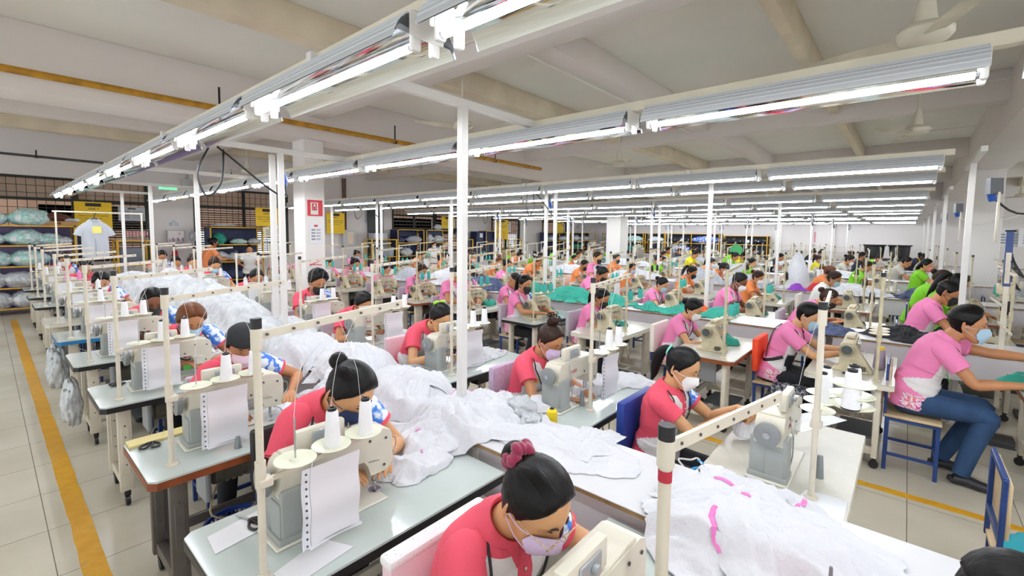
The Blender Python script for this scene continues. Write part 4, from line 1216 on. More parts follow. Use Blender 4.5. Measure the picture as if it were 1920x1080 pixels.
for (i, x, y, z, ps, sh, ha, hc, mk, sk, gl, who) in PEOPLE:
    plain = sh in ('lime', 'yellow', 'grey', 'navy', 'white', 'orange') and x > 8 and i not in ('c6', 'c8')
    capd = ha == 'cap'
    far = x > 9 or y > 8
    lab = who if len(who.split()) > 3 else who
    lab = who + ' sewing at a bench' if i not in ('a1', 'r1') else who + (' seated on a plywood chair' if i == 'a1' else ' holding up white cloth')
    root, pz, onh = person(ps, x, y, z, lab, sh, None if capd else ha, hc, mk, sk, gl, plain, lanyard=not far, denim=(i == 'a1'), group=None)
    if capd: onh('cap', CAPM)
    if i in ('w3',):
        onh('headscarf', SCARFM, mat('black_headscarf', '1d1e22', .8))
    if i == 'fg':
        b = MB()
        for k in range(15):
            a = 2*pi*k/15; q = .032+.004*(k % 2); b.ball((q*cos(a), .105+.010*sin(4*a), .056+q*sin(a)), (.015, .021, .015), 10)
        o = onh('scrunchie', b.mesh('scrunchie', mat('crimson_velvet', '86103c', .8, sheen=.5)))
        b = MB()
    if i == 'r1': onh('hair_tie', MB().tube([V((.030*cos(a), .112, .052+.030*sin(a))) for a in [2*pi*k/14 for k in range(15)]], .006, 8).mesh('hair_tie', mat('mint_tie', '7fd8c4', .5)))
    if i == 'r3':
        b = MB(); b.ball((-.03, .08, .10), (.035, .012, .022), 10); b.ball((.03, .08, .10), (.035, .012, .022), 10); onh('hair_bow', b.mesh('hair_bow', mat('lime_ribbon', 'aef03c', .6)))
    if i == 'c2': onh('hair_tie', MB().ball((0, .09, .06), (.04, .02, .03), 10).mesh('hair_tie', mat('red_tie', 'e0402c', .6)))
    if i == 'b5': onh('hairclip', MB().ball((.045, .0, .11), (.012, .03, .008), 8).mesh('hairclip', WHITE))
    if i in ('fg', 'r1', 'w3', 'w4', 'a1'):
        bd = part('id_badge', MB().box(tuple(pz.ring(.50, .040, 4)[0]), (.055, .006, .085), .004, rot=(-RAD(pz.lean), 0, 0)), mat('green_badge', '55c83a', .4), root)
    if i in ('fg', 'w3', 'r2', 'a1'):
        p = pz.ring(.74, .019, 200)[int(-.55/(2*pi)*200) % 200]; d = pz.dir(.74)
        em = MB(); em.prism([(-.022, -.02), (.022, -.02), (.022, .006), (.012, .02), (-.012, .02), (-.022, .006)], .003)
        eo = part('chest_badge', em, mat('badge_yellow', 'e2b21c', .5), root)
        nrm = V((-.45, -1, .25)).normalized(); up = (d-nrm*d.dot(nrm)).normalized(); xa = up.cross(nrm)
        eo.matrix_local = M(((xa.x, up.x, nrm.x, p.x+nrm.x*.004), (xa.y, up.y, nrm.y, p.y+nrm.y*.004), (xa.z, up.z, nrm.z, p.z+nrm.z*.004), (0, 0, 0, 1)))
        text('25', .024, eo, (0, -.004, .0036), BLACK, rot=(0, 0, 0), name='badge_number', ay='CENTER')
    if i == 'a2':
        st = MB()
        for sd in (1,):
            P = [pz.ring(t, .028, 200)[int(a/(2*pi)*200) % 200] for t, a in ((.30, -2.2), (.5, -2.5), (.8, -2.75), (.96, -2.9+.0))]
            st.tube(P, .013, 6, 5, sq=.3)
            P = [pz.ring(t, .028, 200)[int(a/(2*pi)*200) % 200] for t, a in ((.20, 2.9), (.22, -2.4), (.3, -1.7), (.42, -1.2))]
            st.tube(P, .016, 6, 5, sq=.3)
        part('apron_strap', st, STRAP, root)
        R = [[pz.ring(t, .032, 200)[int(a/(2*pi)*200) % 200] for a in [(-1.0+2.0*q/14) for q in range(15)]] for t in [(-.1+.6*r/10) for r in range(11)]]
        part('apron', MB().rings(R, closed=False, cap=False), mat('black_apron', '1b1c22', .8), root)
    if i == 'a6':
        R = [[pz.ring(t, .030, 200)[int(a/(2*pi)*200) % 200] for a in [(-1.2+2.4*q/14) for q in range(15)]] for t in [(-.1+.75*r/10) for r in range(11)]]
        part('apron', MB().rings(R, closed=False, cap=False), mat('navy_apron', '2c3250', .8), root)
    WHO[i] = (x, y, who)
# supervisor and shelf workers
person('stand', 8.6, 5.03, 1.46, 'standing man with a black mask, lanyard and pink polo between benches', 'pink', 'short', 'brown', 'black', 1)
person('reach', 4.17, 14.6, 1.60, 'worker in an orange shirt reaching into the navy shelves', 'orange', 'bun', 'black', 'black', 0, plain=True, rz=RAD(100))
person('reach', 4.95, 14.2, 1.42, 'smiling worker carrying a teal bundle by the navy shelves', 'white', 'bun', 'black', '', 0, plain=True, rz=RAD(-20))
person('stand', 11.5, 14.0, 1.48, 'standing worker in a white mask before the twin navy shelves', 'white', 'bob', 'brown', 'white', 1, plain=True, rz=RAD(-10))
person('mid', 1.43, -.21, 1.13, 'black-haired worker, only the crown of the head in view', 'coral', 'short2', 'black', 'white', 0, rz=0)

# ------------------------------------------------------------------ stations
TABS = {'black': table_proto(TABTOP, EDGEB, 'cream'), 'wood': table_proto(TABTOP, EDGEW, 'dark'), 'woodw': table_proto(TABTOP2, EDGEW, 'wide'), 'white': table_proto(TABTOP2, mat('white_edging', 'd9d4c4', .4), 'wide'), 'blue': table_proto(TABTOP, EDGEBL, 'cream')}
MG, MBG = machine_grey(), machine_beige()
# maker's lettering on the grey machines
text('PFAFF', .034, MG, (.118, -.0632, .235), mat('red_lettering', 'b02a35', .5), align='LEFT', ext=.0006)
SG, SB = stand_proto(False), stand_proto(True)
SPW, SPT, PAP, SCI = spool_proto(), spool_teal(), paper_proto(), scissors_proto()
COVERS = {'pinksheet': mat('pink_cover', 'eccdd6', .7, bump=.2, bscale=20), 'white': mat('cream_cover', 'ece3da', .8, bump=.2, bscale=20), 'red': mat('orange_red_cover', 'e8471f', .7, bump=.3, bscale=15),
          'navy': mat('navy_cover', '1f3a8c', .5), 'black': mat('black_cover', '1b1b1e', .6), 'lilac': mat('lilac_cover', 'c9b4cf', .7, var=.2, vscale=30), 'grey': mat('grey_cover', 'b4b0b8', .8)}
CH = {k: chair_proto(m) for k, m in COVERS.items()}; CH['bare'] = chair_proto(None)
bpy.context.view_layer.update()
FLAT = {n: flatten(o, nm) for n, o, nm in (('twood', TABS['woodw'], 'sewing_table'), ('twhite', TABS['white'], 'sewing_table'), ('tblack', TABS['black'], 'sewing_table'), ('mg', MG, 'sewing_machine'), ('mb', MBG, 'sewing_machine'),
        ('sg', SG, 'thread_stand'), ('sb', SB, 'thread_stand'), ('chb', CH['bare'], 'work_chair'), ('chw', CH['white'], 'work_chair'), ('chg', CH['grey'], 'work_chair'))}
SPM = {'w': spool_simple('thread_spool', THREADW), 't': spool_simple('thread_spool', THREADT), 'k': spool_simple('thread_spool', THREADK), 'y': spool_simple('thread_spool', THREADY), 'p': spool_simple('thread_spool', THREADP)}
CLW = [cloth_mesh('garment', CLOTHW, .17, .13, .05, 3.1+i*7, .02, 9, 16, 44)[0] for i in range(5)]
CLT = [cloth_mesh('garment', CLOTHT, .17, .13, .075, 5.1+i*7, .025, 9, 16, 44)[0] for i in range(5)]
CLG = [cloth_mesh('garment', CLOTHG, .2, .15, .09, 8.1+i*7, .03, 9, 16, 44)[0] for i in range(3)]
CLK = [cloth_mesh('garment', CLOTHK, .2, .15, .08, 2.1+i*7, .03, 9, 16, 44)[0] for i in range(2)]
def fl(name, data, label, cat, loc, rz=0, group=None, s=1):
    o = link(name, data, None, loc, (0, 0, rz)); tag(o, label, cat, group)
    if s != 1: o.scale = (s, s, s) if not isinstance(s, tuple) else s
    return o
def station(x0, yf, who, near, old, tab, cover, hipy=None, chx=None, spool='w', cloth=0, nsp=2, paper=True, px=.12, machine=True, mdx=0):
    of = 'of the '+who
    g = None
    j = (rnd.random()-.5)
    if near:
        place(TABS[tab], 'sewing table, %s edge, of the %s' % ({'black': 'black', 'wood': 'brown', 'woodw': 'brown', 'white': 'cream', 'blue': 'blue'}[tab], who), (x0, yf, 0), 0, 'sewing tables')
        if machine: place(MBG if old else MG, ('beige ' if old else 'grey and cream ')+'sewing machine worked by the '+who, (x0+mdx+.24+(.04 if old else 0), yf+(.33 if old else .33), .76), 0, 'sewing machines')
        px is None or place(SB if old else SG, 'thread stand at the table '+of, (x0+px, yf+(.12 if old else .14), .76), RAD(4*j), 'thread stands')
    else:
        fl('sewing_table', FLAT['t'+tab] if 't'+tab in FLAT else FLAT['twhite'], 'sewing table used by the '+who, 'table', (x0, yf, 0), 0, 'sewing tables')
        if machine: fl('sewing_machine', FLAT['mb' if old else 'mg'], ('beige ' if old else 'grey ')+'sewing machine worked by the '+who, 'sewing machine', (x0+.22, yf+.34, .76), 0, 'sewing machines')
        fl('thread_stand', FLAT['sb' if old else 'sg'], 'thread stand at the table '+of, 'thread stand', (x0+px, yf+.12, .76), RAD(8*j), 'thread stands')
    for q, dx in enumerate(((.26, .40), (.12, .26), (.12, .40))[0 if near and not old else rnd.randrange(3)][:nsp]):
        c = {'w': 'white', 't': 'teal', 'k': 'black', 'y': 'yellow', 'p': 'pink'}[spool]
        lab = '%s %s thread cone %s' % ('inner' if q == 0 else 'outer', c, of)
        loc = (x0+px+dx, yf+(.12 if old else .14)+.01+.0, .76+.377)
        if near and spool in 'wt': place(SPW if spool == 'w' else SPT, lab, loc, 0, 'thread cones on the stands')
        else: fl('thread_spool', SPM[spool], lab, 'thread spool', loc, 0, 'thread cones on the stands')
    if paper:
        if near: place(PAP, 'punched paper sleeve before the '+who, (x0+px+.14, yf+.125, .80), RAD(3*j), 'hanging paper sleeves')
        else: fl('paper_sleeve', PAPF, 'paper sheet before the '+who, 'paper', (x0+px+.14, yf+.11, .82), 0, 'hanging paper sleeves')
    hy = hipy if hipy is not None else yf+1.0
    cx = chx if chx is not None else x0+.62
    if near: place(CH[cover], '%s chair under the %s' % ({'bare': 'bare plywood', 'pinksheet': 'pink-covered', 'white': 'cream-covered', 'red': 'orange-red covered', 'navy': 'navy-covered', 'black': 'black-covered', 'lilac': 'lilac-covered', 'grey': 'grey-covered'}[cover], who), (cx, hy-.02, 0), 0, 'work chairs')
    else: fl('work_chair', FLAT['ch'+('w' if cover == 'white' else 'g' if cover == 'grey' else 'b')], 'work chair under the '+who, 'chair', (cx, hy-.02, 0), 0, 'work chairs')
    if cloth:
        pool, cn = ((CLW, 'white'), (CLT, 'teal'), (CLG, 'grey'), (CLK, 'black'))[cloth-1]
        fl('garment', rnd.choice(pool), '%s garment at the needle of the %s' % (cn, who), 'garment', (x0+.78, yf+.36+.05*j, .762), rnd.uniform(0, 6), 'garment pieces at the machines', s=rnd.uniform(.85, 1.1))
b = MB(); b.box((.1, 0, .14), (.2, .003, .28)); PAPF = b.mesh('paper_sleeve', PAPER)

def hip_of(i):
    for o in COL.objects:
        pass
HIPS = {o['label'].split(' sewing at')[0].split(' seated')[0].split(' holding')[0]: (o.location.x, o.location.y) for o in COL.objects if o.name.startswith('person') and 'label' in o}
def st(i, x0, yf, **k):
    who = WHO[i][2] if i in WHO else i
    hp = HIPS.get(who)
    station(x0, yf, who, hipy=hp[1] if hp else None, chx=hp[0] if hp else None, **k)
st('fg', .47, .27, near=True, old=False, tab='wood', cover='pinksheet', cloth=0, nsp=0, paper=False, px=None, mdx=.05)
st('w2', .45, 1.46, near=True, old=False, tab='black', cover='black', cloth=0)
st('w3', .45, 2.62, near=True, old=False, tab='wood', cover='grey', cloth=1)
st('w4', .45, 3.98, near=True, old=False, tab='black', cover='white', cloth=1, nsp=2)
st('w5', .45, 5.36, near=True, old=False, tab='black', cover='grey', cloth=1)
st('vacant seat past the dark-browed man', .45, 6.70, near=True, old=False, tab='blue', cover='bare', cloth=1)
st('w6', .45, 8.0, near=False, old=False, tab='tblack', cover='grey', cloth=1)
st('w7', .45, 9.85, near=False, old=False, tab='black', cover='grey', cloth=1, spool='p')
st('vacant seat near the purple shelves', .45, 11.3, near=False, old=False, tab='black', cover='bare', cloth=1)
st('w8', .45, 12.75, near=False, old=False, tab='black', cover='grey', cloth=1)
st('r1', 2.22, .13, near=True, old=False, tab='white', cover='navy', cloth=0, px=.20, paper=False)
st('r2', 2.22, 1.43, near=True, old=False, tab='black', cover='lilac', cloth=1, px=.42)
st('r3', 2.22, 2.70, near=True, old=False, tab='black', cover='pinksheet', cloth=1, px=.30)
st('r4', 2.22, 3.98, near=True, old=False, tab='black', cover='grey', cloth=1, px=.36)
st('r5', 2.22, 5.08, near=True, old=False, tab='white', cover='grey', cloth=1)
st('vacant seat behind the curly-haired man', 2.22, 6.3, near=False, old=False, tab='white', cover='grey', cloth=1)
for i, yf in (('r6', 7.1), ('r7', 9.1), ('r8', 10.35), ('r9', 11.65), ('r10', 12.85)): st(i, 2.22, yf, near=False, old=False, tab='white', cover='grey', cloth=1)
st('a1', 4.72, -1.35, near=True, old=True, tab='woodw', cover='bare', cloth=0, nsp=0, paper=False)
st('a2', 4.72, .02, near=True, old=True, tab='white', cover='red', cloth=0, nsp=0, paper=False, px=.1)
st('a3', 4.60, 1.19, near=True, old=True, tab='woodw', cover='white', cloth=2, paper=False, spool='t', px=.1)
st('a4', 4.64, 2.46, near=True, old=True, tab='white', cover='grey', cloth=2, paper=False, spool='t', px=.5)
st('a5', 4.70, 3.66, near=True, old=True, tab='black', cover='grey', cloth=2, paper=False, spool='t')
st('a7', 4.70, 4.9, near=False, old=True, tab='white', cover='grey', cloth=2, paper=False, spool='t')
st('a6', 4.70, 6.2, near=False, old=True, tab='wood', cover='grey', cloth=2, paper=False, spool='t')
st('b9', 4.70, 7.4, near=False, old=True, tab='white', cover='grey', cloth=2, paper=False, spool='t')
st('b10', 4.70, 8.65, near=False, old=True, tab='white', cover='grey', cloth=2, paper=False, spool='t')
st('b1', 6.95, -.98, near=False, old=True, tab='white', cover='bare', cloth=0, paper=False, spool='k')
st('b3', 6.95, .18, near=True, old=True, tab='white', cover='grey', cloth=4, paper=False, spool='k')
st('b4', 6.95, 1.35, near=True, old=True, tab='white', cover='grey', cloth=2, paper=False, spool='t')
st('b5', 6.95, 2.55, near=True, old=True, tab='white', cover='grey', cloth=2, paper=False, spool='t')
# remaining stations of the far rows
AUTOC = {1: ['pink'], 2: ['orange'], 3: ['lime', 'lime', 'orange'], 4: ['yellow', 'lime', 'grey', 'navy'], 5: ['yellow', 'navy', 'grey']}
CN2 = dict(pink='pink-shirted', orange='orange-shirted', lime='lime-shirted', yellow='yellow-shirted', grey='grey-shirted', navy='navy-shirted')
RN = ['one', 'two', 'three', 'four', 'five', 'six']
for li, xc in enumerate(CENT):
    if li == 0: continue
    for side in (-1, 1):
        x0 = xc-1.72 if side < 0 else xc+.50
        hx = x0+.62
        have = [(i, p[1]) for i, p in WHO.items() if abs(p[0]-hx) < .75]
        fr = []
        if li == 1 and side < 0: fr = [(None, y) for y in (9.9, 11.2, 12.4)]
        elif li == 1: fr = [(None, y) for y in (-4.6, -3.4, -2.2, 3.75, 4.95, 6.15, 7.4, 8.7, 9.9, 11.1, 12.3)]
        else:
            ys = []
            for i, y in sorted(have, key=lambda q: q[1]):
                if not ys or y-.58-ys[-1] > .7: fr.append((i, y-.58)); ys.append(y-.58)
            y = -4.6 if li < 5 else -1
            while y < 12.6:
                if all(abs(y-q) > .95 for q in ys): fr.append((None, y)); ys.append(y)
                y += .3
        k = 0
        for i, yf in sorted(fr, key=lambda q: q[1]):
            k += 1
            if abs(x0+.6-16.15) < 1 and 6.9 < yf < 9.3: continue
            if i is None:
                if abs(x0+.6-16.15) < 1.1 and -2.9 < yf < -.9: continue
                c = rnd.choice(AUTOC[li]); ho = rnd.random() < (.62 if li < 4 else .45) and yf > -1.1
                who = '%s worker, %s %s-side seat of row %s' % (CN2[c], ORD[k-1], 'near' if side < 0 else 'far', RN[li]) if ho else '%s %s-side seat of row %s' % (ORD[k-1], 'near' if side < 0 else 'far', RN[li])
                if ho:
                    person(rnd.choice(['mid', 'up', 'lean']), hx+rnd.uniform(-.05, .05), yf+.58, 1.2+rnd.uniform(-.04, .06), who, c, rnd.choice(['bun', 'part', 'pony', 'short', 'topbun']), rnd.choice(['black', 'black', 'brown']),
                           rnd.choice(['white', 'blue', 'black', '', 'pinkm']), rnd.choice([0, 0, 1]), False, plain=(c != 'pink'), lanyard=False, yaw=0)
            else: who = WHO[i][2]
            far = li > 3
            sp = 'k' if yf < -1.2 else 't' if li == 1 else rnd.choice('wwtk' if li == 2 else 'wwwkw')
            station(x0, yf, who, False, li != 3 or rnd.random() < .5, rnd.choice(['white', 'white', 'wood']), rnd.choice(['grey', 'bare', 'white']), hipy=yf+.95, chx=hx, spool=sp,
                    cloth=(2 if li == 1 else rnd.choice([1, 1, 3, 2])), nsp=2, paper=(rnd.random() < .25), px=rnd.choice([.12, .5]))
# ------------------------------------------------------------------ sorting boards down the middle of each row
for li, xc in enumerate(CENT):
    x0, x1 = (1.68, 2.18) if li == 0 else (xc-.33, xc+.32)
    zt = .83 if li == 0 else .87
    for k, (y0, y1) in enumerate(((-3.2, 1.72), (1.73, 6.9), (6.91, 13.4)) if li == 0 else ((-5.2, .6), (.62, 6.2), (6.22, 13.2))):
        t = thing('sorting_board', 'white %s board running down bench row %s, %s length from the open end' % ('plywood' , RNM[li], ORD[k]), 'sorting table', ((x0+x1)/2, y0, 0), 0, 'sorting boards')
        L = y1-y0; w = x1-x0
        part('board_top', MB().box((0, L/2, zt-.003), (w, L, .006), .002), TROUGHM, t)
        part('plywood_core', MB().box((0, L/2, zt-.015), (w-.004, L-.002, .018)), PLYE, t)
        for s in (-1, 1): part('side_panel', MB().box((s*(w/2-.03), L/2, zt-.16), (.008, L-.04, .27)), mat('side_panel_white', 'dfdbe0', .5, var=.05), t)
        n = max(2, int(L/1.6))
        for q in range(n):
            for s in (-1, 1): part('leg', MB().box((s*(w/2-.06), .1+(L-.2)*q/(n-1), (zt-.03)/2), (.04, .04, zt-.03)), CREAM, t)

# ------------------------------------------------------------------ garments and heaps
def garment(label, loc, a, b_, h, seed, m=CLOTHW, amp=.018, f=7., rz=0, tapes=(), name='garment', group=None, kind=None, nr=34, na=96, tapem=PINKTAPE, drop=None, cat='garment', arms=True, pw=2.4, pieces=0):
    me, pt = cloth_mesh(name, m, a, b_, h, seed, amp, f, nr, na, drop, arms, pw)
    o = link(name, me, None, loc, (0, 0, rz)); tag(o, label, cat, group)
    if kind: o['kind'] = kind
    if pieces:
        pb = heap_mesh(a*.95, b_*.95, h*1.05, seed+.3, n=pieces, L=.17 if h > .09 else .22, Wd=.06 if h > .09 else .085, ox=loc[0] if loc[0] < 3 and h > .07 else None, base=False, spread=.85)
        part('loose_folds', pb, m, o, ang=None)
    for (t0, t1, k0, k1, w) in tapes: part('tape', tape_on(pt, t0, t1, k0, k1, w), tapem, o)
    return o
def edge_drop(x0, x1, ox, dz):
    """surface falls away outside the board x0..x1 (world), ox = garment x"""
    def f(x, y):
        wx = x+ox
        d = 0
        if wx < x0: d = min(dz, (x0-wx)*2.2)
        if wx > x1: d = min(dz, (wx-x1)*2.2)
        return d
    return f
Z1 = .832
ed = lambda ox: edge_drop(1.66, 2.20, ox, .062)
garment('large white shirt with pink tapes on the board before the near red-banded pole', (1.83, .38, Z1+.004), .36, .36, .075, 4.3, amp=.026, f=6.5, tapes=((.2, .9, .2, .55, .010), (2.2, 2.9, .35, .62, .011), (-.9, -.35, .30, .80, .010)), drop=ed(1.83), nr=44, na=130, pieces=16)
garment('loose white panels lying flat on the board behind the crimson scrunchie', (1.93, 1.34, Z1+.003), .24, .34, .018, 9.1, amp=.008, f=7, drop=ed(1.93), arms=False, pw=6, pieces=9)
garment('thin white cut panel spread under the loose flat panels', (1.98, 1.15, Z1+.001), .17, .25, .010, 2.2, amp=.006, f=5, arms=False, pw=6)
garment('white shirt with pink edging heaped at the foot of the tall post', (1.86, 1.98, Z1+.003), .42, .30, .11, 6.2, amp=.028, f=6, tapes=((-.6, .3, .55, .85, .006), (.5, 1.3, .7, .88, .006)), drop=ed(1.86), nr=40, na=120, pieces=22)
garment('white shirt sleeve draped over the board edge beside the blue-masked woman', (1.62, 1.93, .80), .26, .17, .07, 1.7, amp=.028, f=7, tapes=((2.1, 2.7, .3, .6, .006),))
garment('white shirt crumpled on the table under the foremost grey machine', (1.37, 1.82, .763), .19, .13, .065, 7.7, amp=.026, f=8, tapes=((.3, .5, .3, .4, .006),), nr=34, na=96)
garment('white shirt with pink piping in the middle of the long heap', (1.85, 2.55, Z1+.003), .30, .33, .16, 3.9, amp=.03, f=6, tapes=((-.5, .9, .35, .5, .006), (2, 2.6, .6, .8, .006)), drop=ed(1.85), nr=40, na=120, pieces=22)
garment('rumpled white shirt hanging toward the headscarfed woman', (1.66, 2.98, Z1), .27, .27, .12, 8.4, amp=.03, f=7, tapes=((1.6, 2.4, .5, .75, .006),), drop=edge_drop(1.66, 2.2, 1.66, .10), pieces=22)
garment('white shirt with pink hem at the third stretch of the board', (1.95, 3.35, Z1+.003), .30, .36, .17, 5.5, amp=.03, f=7, tapes=((-.3, .5, .4, .8, .006), (3., 3.8, .5, .7, .006)), drop=ed(1.95), pieces=22)
garment('white shirt bundle behind the headscarfed woman', (1.86, 4.0, Z1+.003), .30, .38, .20, 1.2, amp=.032, f=7, drop=ed(1.86), tapes=((1., 1.6, .3, .6, .007),), pieces=22)
garment('white shirt in front of the purple-masked topknot woman', (2.55, 2.15-.3, .763), .22, .14, .04, 2.9, amp=.02, f=8, tapes=((.2, .6, .3, .7, .007),))
garment('white sleeves with pink marks on the table beyond the topknot woman', (3.20, 1.78, .763), .24, .16, .045, 6.6, amp=.02, f=8, tapes=((1., 1.1, .4, .5, .01), (2.4, 2.5, .4, .5, .01)))
garment('white shirt body trailing off the topknot woman table end', (3.38, 1.62, .763), .15, .19, .05, 3.3, amp=.022, f=8)
garment('flat white garment on the table of the lime-bow woman', (3.12, 3.05, .763), .25, .16, .05, 4.4, amp=.018, f=8, tapes=((-1, -.7, .8, .9, .006),))
garment('white garment nearest the tall post on the lime-bow table', (2.85, 2.98, .763), .16, .12, .05, 9.4, amp=.02, f=8)
garment('white ruffled piece beside the bent sewing woman', (3.05, 4.3, .763), .26, .16, .06, 7.4, amp=.025, f=8, tapes=((3.2, 4.2, .7, .85, .008),))
garment('pink-marked white cloth held by the woman with the mint hair tie', (2.88, .66, .80), .10, .07, .14, 3.6, amp=.03, f=10, tapes=((0, 2, .5, .8, .008),))
HEAPM = mat('heap_cloth', 'd9dcdf', .85, bump=.55, bscale=22, var=.22, vscale=11)
for i, (x, y, a, b_, h, s, lab) in enumerate((
    (1.92, 4.85, .36, .50, .24, 1.5, 'low heap of white garments nearest the twin posts'),
    (1.80, 5.75, .42, .55, .34, 2.5, 'spilling heap of white garments beside the dark-browed man'),
    (1.98, 6.75, .40, .62, .40, 3.5, 'rounded heap of white garments below the third post'),
    (1.90, 7.75, .42, .62, .46, 4.5, 'tall heap of white garments behind the third post'),
    (1.92, 8.9, .40, .70, .44, 5.5, 'peak of white garments before the wall notices'),
    (1.90, 10.2, .40, .75, .34, 6.5, 'grey-white heap past the peak'),
    (1.90, 11.7, .38, .80, .26, 7.5, 'low heap of white garments before the hanging grey polo'))):
    b = heap_mesh(a*1.12, b_, h, s, n=110, L=.20, Wd=.075, ox=x, zdrop=.10)
    o = part('garment_heap', b, HEAPM, None, (x, y, Z1), ang=None); tag(o, lab, 'garments'); o['kind'] = 'stuff'
ed2 = None
for (x, y, z, a, b_, h, s, m, lab) in (
    (6.42, 3.55, .875, .30, .34, .15, 1.1, CLOTHT, 'teal garments piled on board two behind the ponytailed woman'),
    (6.40, 4.25, .875, .30, .40, .20, 2.1, CLOTHT, 'teal heap beyond the spectacled woman'),
    (6.45, 5.20, .875, .30, .40, .24, 3.1, CLOTHT, 'teal heap by the third post of bench row two'),
    (6.42, 6.3, .875, .30, .45, .22, 4.1, CLOTHN, 'navy and white heap on board two'),
    (6.42, 7.4, .875, .30, .5, .30, 5.1, CLOTHW, 'white heap with dark seams on board two'),
    (6.42, 8.6, .875, .30, .5, .25, 6.1, CLOTHG, 'grey heap on the far stretch of board two'),
    (6.30, 2.80, .875, .15, .12, .08, 2.6, CLOTHT, 'small folded teal piece on board two'),
    (6.38, 2.35, .875, .20, .16, .06, 3.6, CLOTHT, 'striped teal piece beside the pearl-clipped woman'),
    (6.42, 1.85, .875, .24, .20, .09, 4.6, CLOTHT, 'teal bundle beside the woman at the orange-red chair'),
    (6.48, 2.12, .875, .10, .10, .07, 4.9, mat('orange_cloth', 'ee5a1e', .8, bump=.4), 'small orange cloth on board two'),
    (6.30, .62, .875, .22, .16, .045, 5.6, CLOTHN, 'dark plaid piece under the strapped man hands'),
    (6.55, .02, .875, .24, .30, .09, 6.6, CLOTHK, 'black garments spread on board two beside a white plate'),
    (6.30, -.22, .875, .16, .14, .06, 7.6, CLOTHK, 'smaller black garment near the spool plate'),
    (5.55, -.86, .765, .30, .20, .07, 8.6, CLOTHT, 'teal shirt under the hands of the man in jeans'),
    (10.85, 2.6, .875, .30, .5, .26, 1.9, CLOTHG, 'grey heap on board three behind the orange row'),
    (10.85, 3.6, .875, .30, .5, .34, 2.9, CLOTHG, 'tall grey striped heap on board three'),
    (10.85, .75, .875, .30, .5, .16, 3.9, CLOTHW, 'white heap with black trims on board three'),
    (10.85, 1.35, .875, .12, .16, .12, 4.9, mat('red_cloth', 'c2303a', .8, bump=.4), 'red bundle on board three'),
    (10.80, 1.68, .875, .12, .12, .12, 5.9, mat('purple_cloth', '8a3fb0', .8, bump=.4), 'purple bundle on board three'),
    (10.9, -.3, .875, .28, .34, .26, 6.9, CLOTHN, 'pale blue striped bundle near the end posts'),
    (10.85, 5.2, .875, .30, .7, .20, 7.9, CLOTHW, 'white heap on board three behind the standing man'),
    (10.85, 7.2, .875, .30, .9, .2, 8.9, CLOTHW, 'long white heap on board three'),
    (15.2, 1.5, .875, .30, .6, .2, 1.3, CLOTHW, 'white heap on board four before the bins'), (15.2, 4.2, .875, .30, .9, .22, 2.3, CLOTHG, 'grey heap on board four'), (15.2, 7.6, .875, .30, 1.0, .2, 3.3, CLOTHW, 'white heap on far board four'),
    (19.9, 3.0, .875, .30, 1.0, .2, 4.3, CLOTHW, 'white heap on board five'), (19.9, 7.0, .875, .30, 1.0, .2, 5.3, CLOTHG, 'grey heap on far board five')):
    big = h > .14
    if big:
        b = heap_mesh(a*1.05, b_, h, s, n=60, L=.19, Wd=.07, ox=None)
        o = part('garment_heap', b, m, None, (x, y, z), ang=None); tag(o, lab, 'garments'); o['kind'] = 'stuff'
    else: garment(lab, (x, y, z), a, b_, h, s, m, amp=.02, f=7, nr=30, na=90, pieces=6)
# tall white bundle hung over a rail
t = thing('hanging_bundle', 'tall white shirt bundle hung over a rail in bench row three', 'garments', (11.1, 1.72, .87))
part('bundle', heap_mesh(.26, .24, .78, 7.7, n=90, L=.20, Wd=.07), mat('bundle_cloth', 'd3d5da', .85, bump=.6, bscale=14, var=.15), t, ang=None)
part('rail_post', MB().box((0, 0, .36), (.03, .03, .84)), CREAM, t)
# teal garment hanging from a small side table in row two
t = thing('side_table', 'small brown-topped side table draped with teal cloth', 'table', (5.05, 5.95, 0))
part('tabletop', MB().box((.25, 0, .77), (.55, .38, .03), .004), EDGEW, t)
for x in (.02, .48):
    for y in (-.15, .15): part('leg', MB().box((x, y, .38), (.035, .035, .76)), BEIGE, t)
garment('teal shirt hanging down from the small brown side table', (5.28, 5.80, .79), .22, .16, .08, 3.3, CLOTHT, amp=.03, f=9, drop=lambda x, y: max(0, (-.08-y)*5))

# ------------------------------------------------------------------ small things on the near tables
place(SCI, 'black-handled scissors on the foremost table beside a stand', (.66, 1.98, .762), RAD(200))
place(SCI, 'black-handled scissors on the brown-edged table', (.56, 3.13, .762), RAD(160))
place(SCI, 'scissors with blue-black handles on the table near the auburn woman', (.66, 4.52, .762), RAD(100))
place(SCI, 'scissors with orange handles at the hands of the strapped man', (4.92, .30, .762), RAD(60))
def flatpaper(label, pts, z, m=PAPER, name='paper', th=.0015, cat='paper'):
    o = part(name, MB().prism(pts, th, M.Translation((0, 0, z))), m); tag(o, label, cat); return o
flatpaper('printed paper slip under the scissors on the foremost table', [(.50, 1.86), (.78, 1.90), (.77, 2.04), (.51, 1.99)], .7615)
flatpaper('papers beside the foot of the foremost thread stand', [(.62, 1.49), (.86, 1.52), (.80, 1.66), (.60, 1.60)], .7615)
o = flatpaper('yellow cardboard tray on the brown-edged table corner', [(.46, 3.12), (.78, 3.14), (.78, 3.235), (.46, 3.225)], .762, mat('manila', 'e0cf8e', .6), 'cardboard_tray', .012, 'tray')
flatpaper('clear plastic sheet lying by the pole on the near white board edge', [(2.22, .14), (2.50, .14), (2.48, .30), (2.20, .34)], .7615, SLEEVE, 'plastic_sheet', .002, 'plastic sheet')
